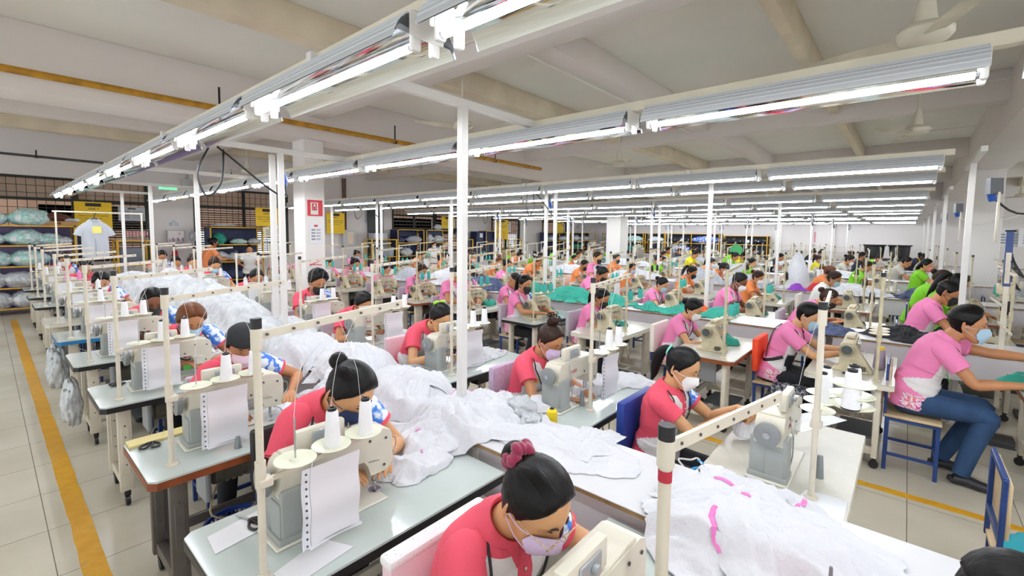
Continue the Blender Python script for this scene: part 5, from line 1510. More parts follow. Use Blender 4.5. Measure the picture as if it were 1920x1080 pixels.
flatpaper('sheet of tissue paper stretched toward the stacked ivory plates', [(2.70, .36), (3.05, .20), (3.10, .34), (2.78, .52)], .95, SLEEVE, 'tissue_sheet', .002, 'paper')
def cone(label, loc, m=None, r=.02, h=.11):
    t = thing('steel_peg', label, 'peg', loc)
    part('peg_body', MB().lathe([(r, 0), (r*.62, h), (r*.5, h+.003), (0, h+.003)], n=18), m or mat('peg_grey', '83888a', .4, .3), t)
cone('short grey peg on the table of the mint-tie woman', (2.66, .27, .76))
cone('short grey peg on the table before the topknot woman', (2.68, 1.66, .76), h=.10)
cone('tall thin grey peg by the large white shirt', (1.62, .12, .80), r=.008, h=.16)
cone('small grey peg on the auburn woman table', (.86, 2.72, .76), h=.06)
t = thing('thread_spool', 'squat yellow thread cone beside the plastic bag on board one', 'thread spool', (2.24, 1.60, .765))
part('thread_cone', MB().lathe([(.03, 0), (.034, .01), (.032, .10), (.02, .112), (0, .112)], n=20), THREADY, t); part('core', MB().lathe([(.014, .11), (.014, .118), (0, .12)], n=12), THREADK, t)
t = thing('thread_spool', 'lilac thread cone with yellow top on the strapped man table', 'thread spool', (5.30, .14, .765))
part('thread_cone', MB().lathe([(.045, 0), (.048, .01), (.036, .17), (0, .175)], n=20), mat('lilac_thread', 'b7adc4', .6), t); part('core', MB().lathe([(.034, .17), (.03, .195), (0, .2)], n=14), THREADY, t)
def bag(label, loc, r, seed, m=BAG, name='plastic_bag', rz=0, group=None):
    b = MB(); R = []; cr = .45 if name in ('bagged_garments', 'bundle', 'cushion', 'handbag') else 1.
    if name == 'bagged_garments': r = (r[0]*1.18, r[1], r[2]*1.12)
    n = 48; k = 28
    for i in range(k+1):
        a = pi*i/k
        R.append([])
        for j in range(n):
            q = 2*pi*j/n; d = V((sin(a)*cos(q), sin(a)*sin(q), cos(a)))
            e = 1+cr*.26*noise.noise(d*1.8+V((seed, 0, 0)))+cr*.12*noise.noise(d*4.5+V((seed, 3, 0)))+cr*.10*(1-3*abs(noise.noise(d*7+V((0, seed, 0)))))
            sq = 1+.22*(1-abs(d.z))*(abs(d.x)**4+abs(d.y)**4) if cr < 1 else 1
            p = V((d.x*r[0]*e*sq, d.y*r[1]*e*sq, d.z*r[2]*e+r[2]*.80)); p.z = max(p.z, .002); R[-1].append(p)
    b.rings(R[::-1])
    o = part(name, b, m, None, loc, (0, 0, rz), ang=None); tag(o, label, 'bag', group); return o
bag('crumpled clear plastic bag beside the yellow cone', (2.10, 1.72, Z1), (.07, .09, .07), 3)
bag('small clear bag of white pieces by the grey machine foot', (2.06, 1.62, Z1), (.07, .05, .035), 8)
bag('grey bag of dark trims near the bent woman machine', (2.30, 3.10, .765), (.11, .08, .04), 5, mat('grey_bag', '9a9ea6', .3, bump=.8, bscale=30, var=.4, vscale=30))
bag('clear plastic bag hanging beside the blue-edged table leg', (.47, 7.05, .20), (.09, .16, .26), 9)
bag('clear plastic bag hanging beside the black-edged aisle table', (.44, 5.55, .22), (.07, .15, .22), 12)
bag('white lace bag with blue dots beside the mint-tie woman machine', (2.30, .66, .762), (.10, .07, .018), 15, ramp_mat('dotted_cloth', [(0, '2b4fa0'), (.18, '2b4fa0'), (.2, 'f1f3f6')], 60, .6, 'voronoi'))
t = thing('cord_coil', 'bright blue and white cord coil beside the mint-tie woman machine', 'cord', (2.34, .72, .765))
part('blue_cord', MB().tube([(-.12, -.02, .008), (-.06, .04, .012), (.02, .0, .010), (.06, .05, .01)], .006, 8, 5), mat('bright_blue_cord', '2b9bd8', .5), t)
part('white_cord', MB().tube([(-.06, .08, .008), (-.0, .13, .012), (.04, .08, .010), (.08, .06, .01), (.03, .02, .01)], .005, 8, 5), WHITE, t)
t = thing('trim_bundle', 'yellow and navy trim bundle by the grey machine of the lime-bow woman', 'trim', (2.28, 3.02, .765))
part('yellow_trim', MB().tube([(-.02, .05, .01), (.04, .0, .03), (.1, -.04, .01)], .018, 8, 4, sq=.5), THREADY, t)
part('navy_trim', MB().tube([(-.06, .02, .01), (.02, -.05, .02), (.12, -.09, .01)], .016, 8, 4, sq=.5), mat('navy_trim', '27407a', .6), t)
# stacked ivory plates with tall cones on the mint-tie woman stand
t = thing('plate_stack', 'three ivory spool plates stacked on the pole at the board end', 'spool plates', (2.45, .15, 1.20))
for i, (dx, dz) in enumerate(((.01, 0), (.0, .05), (-.005, .10))):
    part('spool_plate', MB().lathe([(0, 0), (.072, .004), (.085, .012), (.082, .014), (.02, .008), (0, .012)], (.02+dx, .0, dz), 28), MATS['plate_ivory'], t)
for dx, lab in ((-.035, 'nearer'), (.055, 'outer')):
    place(SPW, 'tall white thread cone on the stacked ivory plates, %s one' % lab, (2.45+dx, .15, 1.215), 0, None, 1.15)
# red banded near pole belongs to the scrunchie woman stand
t = thing('marked_pole', 'thick cream pole with black cap and red tape band nearest the camera', 'thread stand', (1.12, .44, .76), RAD(-12))
b = MB(); b.cyl((0, 0, 0), (0, 0, .60), .0165, 20); b.cyl((0, 0, .60), (0, 0, .67), .0225, 20); b.lathe([(.035, 0), (.035, .008), (.02, .02)], n=16)
part('pole', b, CREAM, t); part('cap', MB().cyl((0, 0, .67), (0, 0, .708), .0215, 20), BLACK, t); part('tape_band', MB().cyl((0, 0, .56), (0, 0, .59), .0178, 20), mat('red_tape', 'b5253c', .5), t)
b = MB().bar((.02, 0, .645), (.66, .0, .645), .012, .034)
for i in range(7): b.cyl((.06+i*.09, -.006, .645), (.06+i*.09, -.009, .645), .005, 8, mi=1)
part('thread_arm', b, [CREAM, DSTEEL], t)
o = part('dotted_rim', MB().box((1.007, 1.196, .900), (.452, .067, .035), .012), ramp_mat('dotted_rim', [(0, '2a2a30'), (.10, '2a2a30'), (.12, 'f1eef0')], 70, .6, 'voronoi')); tag(o, 'white dotted rim cloth folded over the pink chair back', 'cloth')
# baskets
def basket(label, loc, m, liner=None):
    t = thing('waste_basket', label, 'basket', loc); b = MB(); n = 36
    for i in range(9):
        z = .02+i*.034; r = .11+.035*i/8; b.lathe([(r, z), (r+.004, z), (r+.004, z+.012), (r, z+.012), (r, z)], n=n)
    for j in range(n):
        a = 2*pi*j/n; b.bar((.112*cos(a), .112*sin(a), .02), (.150*cos(a), .150*sin(a), .30), .008, .003)
    b.lathe([(.145, .30), (.158, .30), (.158, .315), (.145, .315), (.145, .30)], n=n); b.lathe([(0, .02), (.112, .02), (.112, .024), (0, .024)], n=n)
    part('basket_weave', b, m, t)
    if liner: part('bin_liner', MB().lathe([(.10, .03), (.135, .29), (.150, .325), (.165, .30), (.168, .27)], n=n), liner, t)
BLB = mat('blue_plastic', '24479c', .4)
basket('blue plastic mesh basket under the brown-edged table', (.86, 2.80, 0), BLB)
basket('navy waste basket lined with clear plastic by the jeans man', (5.05, -1.05, 0), mat('navy_plastic', '1f2c58', .4), BAG)
# chair at the lower right
place(CH['bare'], 'blue chair frame with cream back board at the lower right corner', (3.10, -.56, 0), 0)
bag('turquoise cushion on the lower right chair', (3.12, -.62, .48), (.20, .16, .02), 22, mat('turquoise', '27a7b8', .7), 'cushion')['category'] = 'cushion'
bag('grey seat cushion on the topknot woman spare stool', (3.55, 2.62, .47), (.16, .14, .03), 23, mat('grey_cushion', 'a9adb8', .7), 'cushion')['category'] = 'cushion'
t = thing('folded_plaid', 'black and white plaid cloth hanging off the strapped man seat', 'cloth', (5.28, .74, .47)); 
o = garment('black and white plaid cloth hanging off the seat of the strapped man', (5.22, .80, .485), .26, .22, .02, 3.1, ramp_mat('plaid', [(0, '22252c'), (.45, '3a3d46'), (.5, 'c9ccd4'), (.56, '2a2d35')], 30, .8), drop=lambda x, y: max(0, (-x-.15)*2.5)+max(0, (abs(y)-.15)*2))
for ch in list(t.children): pass
bpy.data.objects.remove(t)
# ------------------------------------------------------------------ wall things
def shelf(label, x0, x1, y0, y1, tops, back, side, frame=YELP, face='y', div=1, zb=.08):
    """open rack; tops = heights of boards, last = top"""
    t = thing('storage_rack', label, 'rack', (x0, y0, 0))
    W, D = x1-x0, y1-y0
    f = MB(); s = .035
    for x in (s/2, W-s/2):
        for y in (s/2, D-s/2): f.box((x, y, tops[-1]/2), (s, s, tops[-1]))
    nd = div
    if face == 'y':
        for q in range(1, nd): f.box((W*q/nd, s/2, (tops[-1]+zb)/2), (s*.8, s, tops[-1]-zb))
    else:
        for q in range(1, nd): f.box((s/2, D*q/nd, (tops[-1]+zb)/2), (s, s*.8, tops[-1]-zb))
    for z in tops:
        f.box((W/2, s/2, z), (W, s, .03)); f.box((W/2, D-s/2, z), (W, s, .03)); f.box((s/2, D/2, z), (s, D, .03)); f.box((W-s/2, D/2, z), (s, D, .03))
    part('yellow_frame', f, frame, t)
    for z in tops: part('shelf_board', MB().box((W/2, D/2, z+.008), (W-.01, D-.01, .012)), side, t)
    if face == 'y': part('back_panel', MB().box((W/2, D-.012, (tops[-1]+zb)/2), (W-.02, .012, tops[-1]-zb)), back, t)
    else: part('back_panel', MB().box((W-.012, D/2, (tops[-1]+zb)/2), (.012, D-.02, tops[-1]-zb)), back, t)
    if face == 'y': part('side_panel', MB().box((-.008 if x0 > 3 else W+.008, D/2, (tops[-1]+zb)/2), (.014, D, tops[-1]-zb)), side, t)
    return t
PURP = mat('purple_panel', 'a294bd', .7, var=.15)
shelf('yellow-framed rack with purple back full of bagged garments beside the aisle', -2.2, 1.45, 15.05, 15.75, [.14, .60, 1.08, 1.55, 2.0], PURP, PURP, div=1)
BAGT2 = ramp_mat('grey_goods_in_bag', [(0, 'e4e7ec'), (.45, 'd5dade'), (.55, 'b9c1c9'), (.62, 'eceef0')], 8, .25)
for i, (x, z, s, m, lab) in enumerate(((.05, 2.01, .24, BAGT, 'teal and clear bag on top of the purple-backed rack, at the frame edge'), (.72, 2.01, .27, BAGT, 'teal and clear bag on top of the purple-backed rack, middle'),
    (.02, 1.565, .22, BAGT, 'white and teal bag, upper shelf of the purple-backed rack, outermost'), (.62, 1.565, .25, BAGT, 'teal-streaked bag, upper shelf of the purple-backed rack, second'), (1.02, 1.565, .19, BAGT, 'teal folded bag, upper shelf of the purple-backed rack, third'), (1.25, 1.565, .14, BAGT2, 'white folded bag, upper shelf end of the purple-backed rack'),
    (.10, 1.095, .24, BAGT, 'teal bag, second shelf of the purple-backed rack'), (.66, 1.095, .25, BAGT, 'leaning teal bag, second shelf of the purple-backed rack'),
    (.0, .615, .26, BAGT2, 'white bag stack, third shelf of the purple-backed rack'), (.5, .615, .24, BAGT2, 'folded white bag, third shelf of the purple-backed rack'),
    (.1, .15, .26, BAGT2, 'grey-white stack, lowest shelf of the purple-backed rack'), (.62, .15, .26, BAGT2, 'second grey-white stack, lowest shelf of the purple-backed rack'))):
    bag(lab, (x, 15.3, z), (s, .26, s*.72), i*3.3+1, m, 'bagged_garments', group='bagged garments on racks')
t = thing('cardboard_box', 'flat cardboard box on top of the purple-backed rack', 'box', (1.18, 15.35, 2.02)); part('carton', MB().box((0, 0, .05), (.62, .4, .10), .005), CARD, t); part('label_mark', MB().cyl((.0, -.201, .05), (.0, -.204, .05), .035, 12), mat('brown_mark', '6a3a2a', .6), t)
bag('brown leather bag on the cardboard box', (1.12, 15.3, 2.12), (.24, .16, .11), 31, mat('brown_leather', '5b3325', .5, bump=.3), 'handbag')
bag('white crumpled packet beside the brown leather bag', (1.42, 15.25, 2.12), (.13, .12, .04), 33, BAGT2)
YEL = mat('sign_yellow', 'f0c70e', .5)
def sign(label, x0, x1, z0, z1, y, head, lines):
    t = thing('hanging_sign', label, 'sign', ((x0+x1)/2, y, z0))
    W, H = x1-x0, z1-z0
    part('sign_board', MB().box((0, 0, H/2), (W, .012, H)), YEL, t)
    part('header_plate', MB().box((0, -.009, H-.075), (W*.42, .006, .085)), BLACK, t)
    part('hanger', MB().tube([(0, 0, H), (0, 0, H+.25)], .004, 6), STEEL, t)
    text('LINE '+head, .075, t, (0, -.008, H-.20), BLACK)
    for i, (s, sz) in enumerate(lines): text(s, sz, t, (0, -.008, H-.30-.065*i), BLACK)
LN = [('Confirmed sample and trim', .056), ('Needs to accessories attached', .046), ('accessories and quality', .036)]
sign('large yellow line sign behind the hanging grey polo', 1.52, 2.24, 1.86, 2.64, 15.9, '9', LN)
sign('yellow line sign hung above the tilted white board', 5.50, 6.17, 2.10, 2.66, 15.2, '8', LN)
sign('yellow line sign beside the square column', 8.12, 8.82, 1.88, 2.64, 15.9, '7', LN)
sign('small yellow line sign over the twin navy racks', 13.5, 14.25, 2.15, 2.70, 15.9, '6', LN)
sign('yellow line sign above the far navy cupboard', 17.0, 17.9, 1.68, 2.65, 15.8, '5', LN)
sign('narrow yellow line sign near the far wall corner', 22.2, 22.9, 2.0, 3.0, 15.8, '4', LN)
def board(label, x0, x1, z0, z1, y, m, dark, rot=0, kind='notice_board'):
    t = thing(kind, label, 'notice', ((x0+x1)/2, y, (z0+z1)/2)); t.rotation_euler = (0, rot, 0); W, H = x1-x0, z1-z0
    part('sheet', MB().box((0, 0, 0), (W, .01, H)), m, t)
    b = MB(); b.box((0, -.007, H*.38), (W*.3, .004, H*.09)); part('title_bar', b, dark, t)
    b = MB()
    for i in range(4):
        b.box((-W*.22, -.007, H*(.18-i*.15)), (W*.3, .003, H*.07)); b.box((W*.2, -.007, H*(.2-i*.15)), (W*.38, .003, H*.025)); b.box((W*.2, -.007, H*(.16-i*.15)), (W*.32, .003, H*.02))
    part('print', b, mat('grey_print', '868b93', .6), t); return t
BG = mat('board_grey', 'b7bcc4', .5)
board('grey notice board on the grille beside the large yellow sign', 2.42, 3.0, 2.18, 2.56, 16.26, BG, BLACK)
board('green and white poster above the first aid cabinet', 3.5, 3.82, 2.03, 2.22, 16.29, PAPER, mat('poster_green', '4aa98a', .6))
board('grey notice beside the dark doorway', 9.9, 10.4, 2.3, 2.9, 16.29, BG, BLACK)
board('white notice on the wall pier past the small yellow sign', 14.6, 15.05, 2.2, 2.66, 16.29, PAPER, BLACK)
board('white notice on the far grille', 18.2, 18.65, 2.04, 2.55, 16.26, PAPER, BLACK)
t = board('tilted cream and white display board over the navy rack', 5.69, 6.24, 1.78, 2.1, 15.15, mat('display_cream', 'efe7c6', .6), BLACK, RAD(-9))
# exit sign
t = thing('exit_sign', 'glowing green exit sign high before the wall pier', 'sign', (3.28, 15.0, 3.07)); part('sign_face', MB().box((0, 0, 0), (.40, .05, .11), .01), mat('exit_green', '6fd39b', .4, emit=('59d690', .9)), t); text('EXIT', .08, t, (0, -.027, -.03), WHITE)
t = thing('emergency_light', 'twin-headed emergency light on the pier wall', 'emergency light', (4.0, 16.2, 3.35)); part('battery_box', MB().box((0, 0, 0), (.22, .1, .2), .01), mat('light_grey', 'c9cbcc', .5), t)
for s in (-1, 1): part('lamp_head', MB().lathe([(.03, 0), (.07, .05), (.0, .055)], n=14, mx=Euler((RAD(90), 0, 0)).to_matrix().to_4x4() @ M.Translation((s*.12, .16, .0))), WHITE, t)
t = thing('first_aid_cabinet', 'glass-fronted first aid cabinet with bottles on the wall pier', 'cabinet', (3.68, 16.19, 1.58))
part('case', MB().box((0, .05, .18), (.42, .14, .36), .005), mat('case_grey', 'bfc1c4', .4), t); part('interior', MB().box((0, -.022, .18), (.38, .004, .32)), mat('case_inside', 'efe9ea', .5), t)
for i in range(9): part('medicine_bottle', MB().cyl((-.16+i*.04, -.03, .03), (-.16+i*.04, -.03, .10+.02*(i % 3)), .014, 8), (THREADP, WHITE, mat('dark_bottle', '5a5f78', .4))[i % 3], t)
part('red_cross', MB().box((.08, -.026, .26), (.05, .003, .015)).box((.08, -.026, .26), (.015, .003, .05)), mat('cross_pink', 'd86a80', .5), t)
bag('clear plastic bag hung on the wall pier hook', (4.12, 16.24, 1.62), (.09, .05, .16), 41)
t = thing('fire_extinguisher', 'red fire extinguisher against the wall pier', 'fire extinguisher', (3.62, 16.1, 1.0)); part('cylinder', MB().lathe([(0, 0), (.07, .01), (.07, .32), (.03, .38), (.02, .42), (0, .42)], n=16), mat('extinguisher_red', 'b8232b', .4), t); part('valve', MB().box((0, 0, .44), (.1, .03, .04)), BLACK, t); part('wall_bracket', MB().box((0, .1, .2), (.08, .2, .05)), BLACK, t)
# hanging grey polo
t = thing('hanging_polo', 'grey polo shirt with yellow tag on a black hanger before the yellow sign', 'shirt', (1.60, 13.5, 1.33))
b = MB(); R = []
for i in range(18):
    z = .82*(1-i/17); sh = max(0, (z-.62)/.20); w = .225-.13*sh**1.6
    R.append([V((w*cos(a), (.05+.012*sin(a*6+z*9))*sin(a)*(1-.4*sh), z+.0)) for a in [2*pi*j/36 for j in range(36)]])
b.rings(R[::-1], cap=False)
for s in (-1, 1): b.tube([(s*.12, 0, .72), (s*.22, 0, .60), (s*.27, 0, .47)], [.06, .075, .085], 16, 3, cap=False, sq=.5)
part('shirt_body', b, mat('heather_grey', 'b9bdc4', .85, bump=.2, bscale=60), t); part('collar', MB().tube([(.07*cos(a), .045*sin(a), .82+.02*sin(a)) for a in [2*pi*j/16 for j in range(17)]], .018, 8), MATS['heather_grey'], t)
part('button_placket', MB().box((0, -.052, .34), (.012, .006, .62)), mat('placket_grey', '8f949c', .8), t)
part('paper_tag', MB().box((.03, -.062, .60), (.15, .004, .15)), mat('tag_yellow', 'ecdf7a', .6), t)
part('hanger', MB().tube([(-.19, 0, .70), (-.05, 0, .83), (0, 0, .86), (.0, 0, .92), (.03, 0, .95), (0, 0, .98)], .007, 6, 3).tube([(0, 0, .86), (.05, 0, .83), (.19, 0, .70)], .007, 6, 3), BLACK, t)
t = thing('clothes_rail', 'cream horizontal clothes rail holding the grey polo', 'rail', (0, 13.5, 0)); part('rail_bar', MB().box((1.7, 0, 2.31), (1.5, .02, .03)), CREAM, t)
for x in (1.0, 2.42): part('rail_post', MB().box((x, 0, 1.15), (.03, .03, 2.3)), CREAM, t)
# pink bottle rack, yellow workbench, bins on it
t = thing('cone_rack', 'clear rack of pink and grey thread cones above the yellow bench', 'rack', (2.50, 15.85, 1.60)); part('rack_box', MB().box((.24, .08, .01), (.50, .2, .02)).box((.24, .08, .34), (.50, .2, .01)), WHITE, t)
for i in range(7):
    part('pink_cone', MB().cyl((.03+i*.07, 0, .18), (.03+i*.07, 0, .30), .026, 8), mat('rack_pink', 'dca4b2', .6), t); part('grey_cone', MB().cyl((.03+i*.07, 0, .02), (.03+i*.07, 0, .15), .026, 8), mat('rack_grey', 'a59aa6', .6), t)
def ybench(label, x0, x1, y0, y1, z0, z1, m=YELP):
    t = thing('yellow_bench', label, 'table', (x0, y0, 0)); W, D = x1-x0, y1-y0
    part('top_board', MB().box((W/2, D/2, z1), (W, D, .03)), m, t)
    f = MB(); f.box((W/2, 0, z0), (W, .03, .03)); f.box((W/2, D, z0), (W, .03, .03)); part('lower_frame', f, m, t)
    for x in (.02, W-.02):
        for y in (.02, D-.02): part('leg', MB().box((x, y, z1/2), (.045, .045, z1)), m, t)
    return t
ybench('yellow workbench below the pink cone rack', 2.2, 2.92, 15.2, 15.8, 1.02, 1.66)
ybench('tall yellow bench holding a grey crate beside the doorway', 9.7, 10.85, 15.5, 16.0, .98, 1.66)
ybench('yellow bench between the twin racks and far cupboard', 14.0, 15.0, 15.4, 15.9, .98, 1.66)
ybench('small yellow bench beyond the far cupboard', 17.6, 18.7, 15.5, 16.0, .9, 1.66)
def crate(label, loc, d, m):
    t = thing('plastic_crate', label, 'crate', loc); part('crate_body', MB().box((0, 0, d[2]/2), d, .02), m, t); part('crate_rim', MB().box((0, 0, d[2]), (d[0]+.03, d[1]+.03, .03), .01), m, t)
crate('grey lidded bin inside the yellow workbench', (2.52, 15.45, 1.06), (.5, .4, .40), mat('bin_grey', '6e7480', .5)); 
crate('pale grey crate on the tall yellow bench', (10.1, 15.7, 1.68), (.6, .4, .22), mat('crate_pale', 'b2b8bf', .5))
crate('grey crate on the lower frame of the tall yellow bench', (10.3, 15.7, 1.0), (.8, .4, .35), mat('crate_mid', '8a929b', .5))
crate('grey bundle crate on the bench by the far cupboard', (14.5, 15.6, 1.68), (.5, .4, .28), mat('crate_mid', '8a929b', .5))
# navy racks along the grille wall
NV = NAVY
shelf('navy rack with yellow frame behind the orange-shirted reaching worker', 4.35, 5.82, 15.5, 16.0, [.45, 1.0, 1.52, 2.04], NV, NV)
shelf('first of the twin navy racks beyond the tall post', 10.95, 12.3, 15.6, 16.1, [.45, .98, 1.52, 2.06], NV, NV)
shelf('second of the twin navy racks, behind the white-masked standing worker', 12.4, 13.72, 15.6, 16.1, [.45, .98, 1.52, 2.06], NV, NV)
shelf('navy rack below the far yellow sign', 15.95, 17.3, 15.5, 16.0, [.45, .95, 1.5, 2.06], NV, NV)
shelf('navy rack of white bags near the wall corner', 20.9, 23.4, 15.5, 16.0, [.5, 1.1, 1.55, 2.05], NV, NV, div=2)
shelf('navy rack nearest the wall corner on the grille side', 23.5, 26.2, 15.5, 16.0, [.5, 1.1, 1.55, 2.05], NV, NV, div=2)
t = thing('navy_cupboard', 'tall navy cupboard beside the far rack', 'cupboard', (15.4, 15.6, 0)); part('carcass', MB().box((.25, .2, 1.02), (.5, .4, 2.04), .01), NV, t); part('door', MB().box((.25, -.01, 1.02), (.46, .02, 1.96), .004), NV, t); part('taped_sheet', MB().box((.3, -.025, 1.85), (.2, .003, .2)), PAPER, t)
shelf('open yellow and teal rack on the far wall next to the corner', 26.9, 27.6, 12.5, 15.4, [.4, .95, 1.5, 2.06], NV, NV, face='x', div=2)
shelf('dark far-wall rack left of the pier', 26.9, 27.6, 11.15, 12.4, [.4, .95, 1.5, 2.06], NV, NV, face='x')
shelf('far-wall rack holding blue-printed bundles', 26.9, 27.6, 8.0, 11.1, [.4, .95, 1.5, 2.06], NV, NV, face='x', div=2)
shelf('last dark rack on the far wall, with navy end panel', 26.9, 27.6, 5.6, 7.9, [.4, .95, 1.5, 1.97], BLACK, NV, face='x', div=1)
BLUG = ramp_mat('blue_print_bundle', [(0, '3b5bb5'), (.5, '5f7fd0'), (.6, 'e8ecf6')], 9, .8)
DKG = ramp_mat('dark_print_bundle', [(0, '14161c'), (.6, '1c1f28'), (.63, 'e6e8ee')], 7, .8)
k = 0
for (x, y, z, r, m, lab) in (
    (4.62, 15.65, 1.53, (.17, .2, .19), CLOTHT, 'green bundle on the upper shelf of the near navy rack'), (5.15, 15.65, 1.53, (.2, .2, .1), BAGT, 'pale bag on the upper shelf of the near navy rack'), (5.6, 15.65, 1.53, (.17, .2, .1), BAGT2, 'white bag on the upper shelf of the near navy rack'),
    (4.65, 15.65, 1.01, (.2, .2, .17), BAGT2, 'grey bag, second shelf of the near navy rack'), (5.02, 15.65, 1.01, (.18, .2, .15), BAGT2, 'grey and navy bag, second shelf of the near navy rack'), (5.45, 15.65, 1.01, (.25, .2, .2), CLOTHN, 'navy and white bundle, second shelf of the near navy rack'), (5.0, 15.65, .46, (.3, .2, .16), CLOTHN, 'navy bundle, lowest shelf of the near navy rack'),
    (4.8, 15.7, 2.06, (.3, .2, .05), BAGT2, 'folded white bags on top of the near navy rack'),
    (11.9, 15.8, 1.53, (.35, .2, .16), CLOTHG, 'grey bundle in the first twin rack'), (11.2, 15.8, 1.53, (.18, .18, .12), CLOTHN, 'small dark bundle in the first twin rack'), (11.5, 15.8, .99, (.25, .2, .18), BAGT2, 'pale bag low in the first twin rack'),
    (13.2, 15.8, 1.53, (.3, .2, .17), BAGT2, 'white bag in the second twin rack'), (12.7, 15.8, 1.53, (.16, .18, .2), BAGT2, 'upright bag in the second twin rack'), (13.1, 15.8, .99, (.3, .2, .2), BAGT2, 'white bag low in the second twin rack'),
    (13.2, 15.8, 2.08, (.16, .16, .14), BAGT2, 'grey bag on top of the second twin rack'),
    (21.6, 15.7, 1.56, (.35, .2, .15), BAGT2, 'white bag in the corner-side navy rack, first bay'), (22.8, 15.7, 1.56, (.4, .2, .16), BAGT2, 'white bag in the corner-side navy rack, second bay'), (24.2, 15.7, 1.56, (.25, .2, .2), BAGT2, 'upright white bag in the corner navy rack'), (25.2, 15.7, 1.56, (.5, .2, .17), BAGT2, 'long white bag in the corner navy rack'),
    (24.2, 15.7, 1.11, (.5, .2, .14), CLOTHT, 'teal bundle in the corner navy rack'), (25.5, 15.7, 1.11, (.5, .2, .15), mat('plum_cloth', '3b2f52', .8), 'plum bundle in the corner navy rack'),
    (27.2, 14.7, 1.52, (.2, .6, .22), BAGT, 'teal bundle high in the far-wall corner rack'), (27.2, 13.3, 1.52, (.2, .55, .22), BAGT, 'second teal bundle high in the far-wall corner rack'), (27.2, 14.6, .97, (.2, .6, .2), CLOTHT, 'teal bundle low in the far-wall corner rack'), (27.2, 13.2, .97, (.2, .5, .2), CLOTHT, 'second teal bundle low in the far-wall corner rack'),
    (27.2, 11.8, 1.52, (.2, .45, .2), BAGT2, 'grey bundle in the single far-wall rack'),
    (27.2, 10.4, 1.52, (.2, .65, .22), DKG, 'black bundle with white tags in the blue-bundle rack'), (27.2, 8.8, 1.52, (.2, .65, .23), BLUG, 'blue-printed bundle, upper shelf'), (27.2, 10.3, .97, (.2, .65, .23), BLUG, 'blue-printed bundle, middle shelf'), (27.2, 8.8, .97, (.2, .6, .2), DKG, 'dark bundle below the upper blue one'),
    (27.2, 6.8, 1.52, (.2, .9, .19), DKG, 'dark tagged bundle in the last far-wall rack'), (27.2, 6.8, .97, (.2, .9, .19), DKG, 'dark bundle low in the last far-wall rack')):
    o = bag(lab, (x, y, z), r, k*2.7, m, 'bundle', group='bundles on the racks'); o['category'] = 'bundle'; k += 1
# column signs
t = thing('fire_call_sign', 'red framed fire call sign on the square column', 'sign', (4.03, 8.315, 2.38)); part('red_box', MB().box((0, 0, 0), (.28, .03, .29), .004), mat('sign_red', 'cf3340', .5), t); part('white_face', MB().box((-.02, -.018, -.01), (.14, .006, .22)), WHITE, t); part('hand_symbol', MB().box((-.02, -.023, .02), (.09, .004, .13)), MATS['sign_red'], t)
part('finger_mark', MB().box((-.02, -.027, .03), (.03, .003, .08)).box((-.02, -.027, -.0), (.05, .003, .03)), WHITE, t)
t = board('white and red safety poster below the fire call sign', 3.92, 4.15, 1.72, 2.10, 8.31, PAPER, MATS['sign_red'], kind='safety_poster')
t = thing('red_hanger', 'red clothes hanger lying at the foot of the column signs', 'hanger', (4.0, 8.24, 1.33)); part('hanger_wire', MB().tube([(-.12, 0, 0), (0, 0, .05), (.1, 0, .1)], .008, 6).tube([(-.12, 0, .02), (.1, 0, .0)], .008, 6), mat('sign_red', 'cf3340'), t)
t = thing('electrical_box', 'grey electrical box with stuck papers beside the third yellow sign', 'electrical box', (9.15, 16.16, 1.36)); part('box_body', MB().box((0, .05, .33), (.55, .2, .66), .01), mat('light_grey', 'c9cbcc', .5), t); part('stuck_papers', MB().box((.02, -.055, .4), (.24, .004, .36)).box((.02, -.057, .18), (.2, .004, .1)), mat('orange_print', 'f2dfc9', .6), t)
for dx in (-.18, -.08): part('riser_pipe', MB().cyl((dx, .1, .66), (dx, .1, 2.6), .03, 8), mat('riser_brown', '6a4a42', .6), t)
t = thing('dark_doorway', 'dark steel door beside the grey notice', 'door', (10.35, 16.25, 0)); part('door_leaf', MB().box((0, 0, 1.5), (.7, .06, 3.0)), mat('door_dark', '3a3d40', .5), t)
# pink sign, bins, disc, grey round fan on the far side
t = thing('pink_wall_sign', 'small pink sign on the far wall', 'sign', (27.95, 3.48, 1.95)); part('sign_plate', MB().box((0, 0, 0), (.02, .42, .5)), mat('pink_sign', 'e2919f', .6), t); part('sign_mark', MB().box((-.013, 0, .03), (.004, .2, .25)), WHITE, t)
for q, (y, lab) in enumerate(((1.14, 'black open tub on the far stand, beside the last posts row'), (.28, 'second black open tub, nearer the end column'))):
    t = thing('black_tub', lab, 'tub', (26.0, y, 1.05)); part('tub_body', MB().lathe([(.28, 0), (.36, .52), (.42, .56), (.42, .60), (.37, .60), (.33, .1), (0, .1)], n=24), BLACK, t)
t = thing('tub_stand', 'low dark stand under the two black tubs', 'table', (26.0, .7, 0)); part('stand_top', MB().box((0, 0, 1.0), (.9, 1.9, .1)), BLACK, t)
for y in (-.8, .8): part('leg', MB().box((0, y, .48), (.6, .06, .95)), BLACK, t)
t = thing('green_disc', 'flat green round disc on a stick above the far machines', 'disc', (18.0, 4.75, 1.45)); part('disc_plate', MB().lathe([(0, 0), (.21, 0), (.21, .02), (0, .02)], n=26, mx=Euler((0, RAD(-90), RAD(15))).to_matrix().to_4x4()), mat('disc_green', '3f9d62', .6), t); part('stick', MB().cyl((.02, 0, -.5), (.02, 0, 0), .01, 8), CREAM, t)
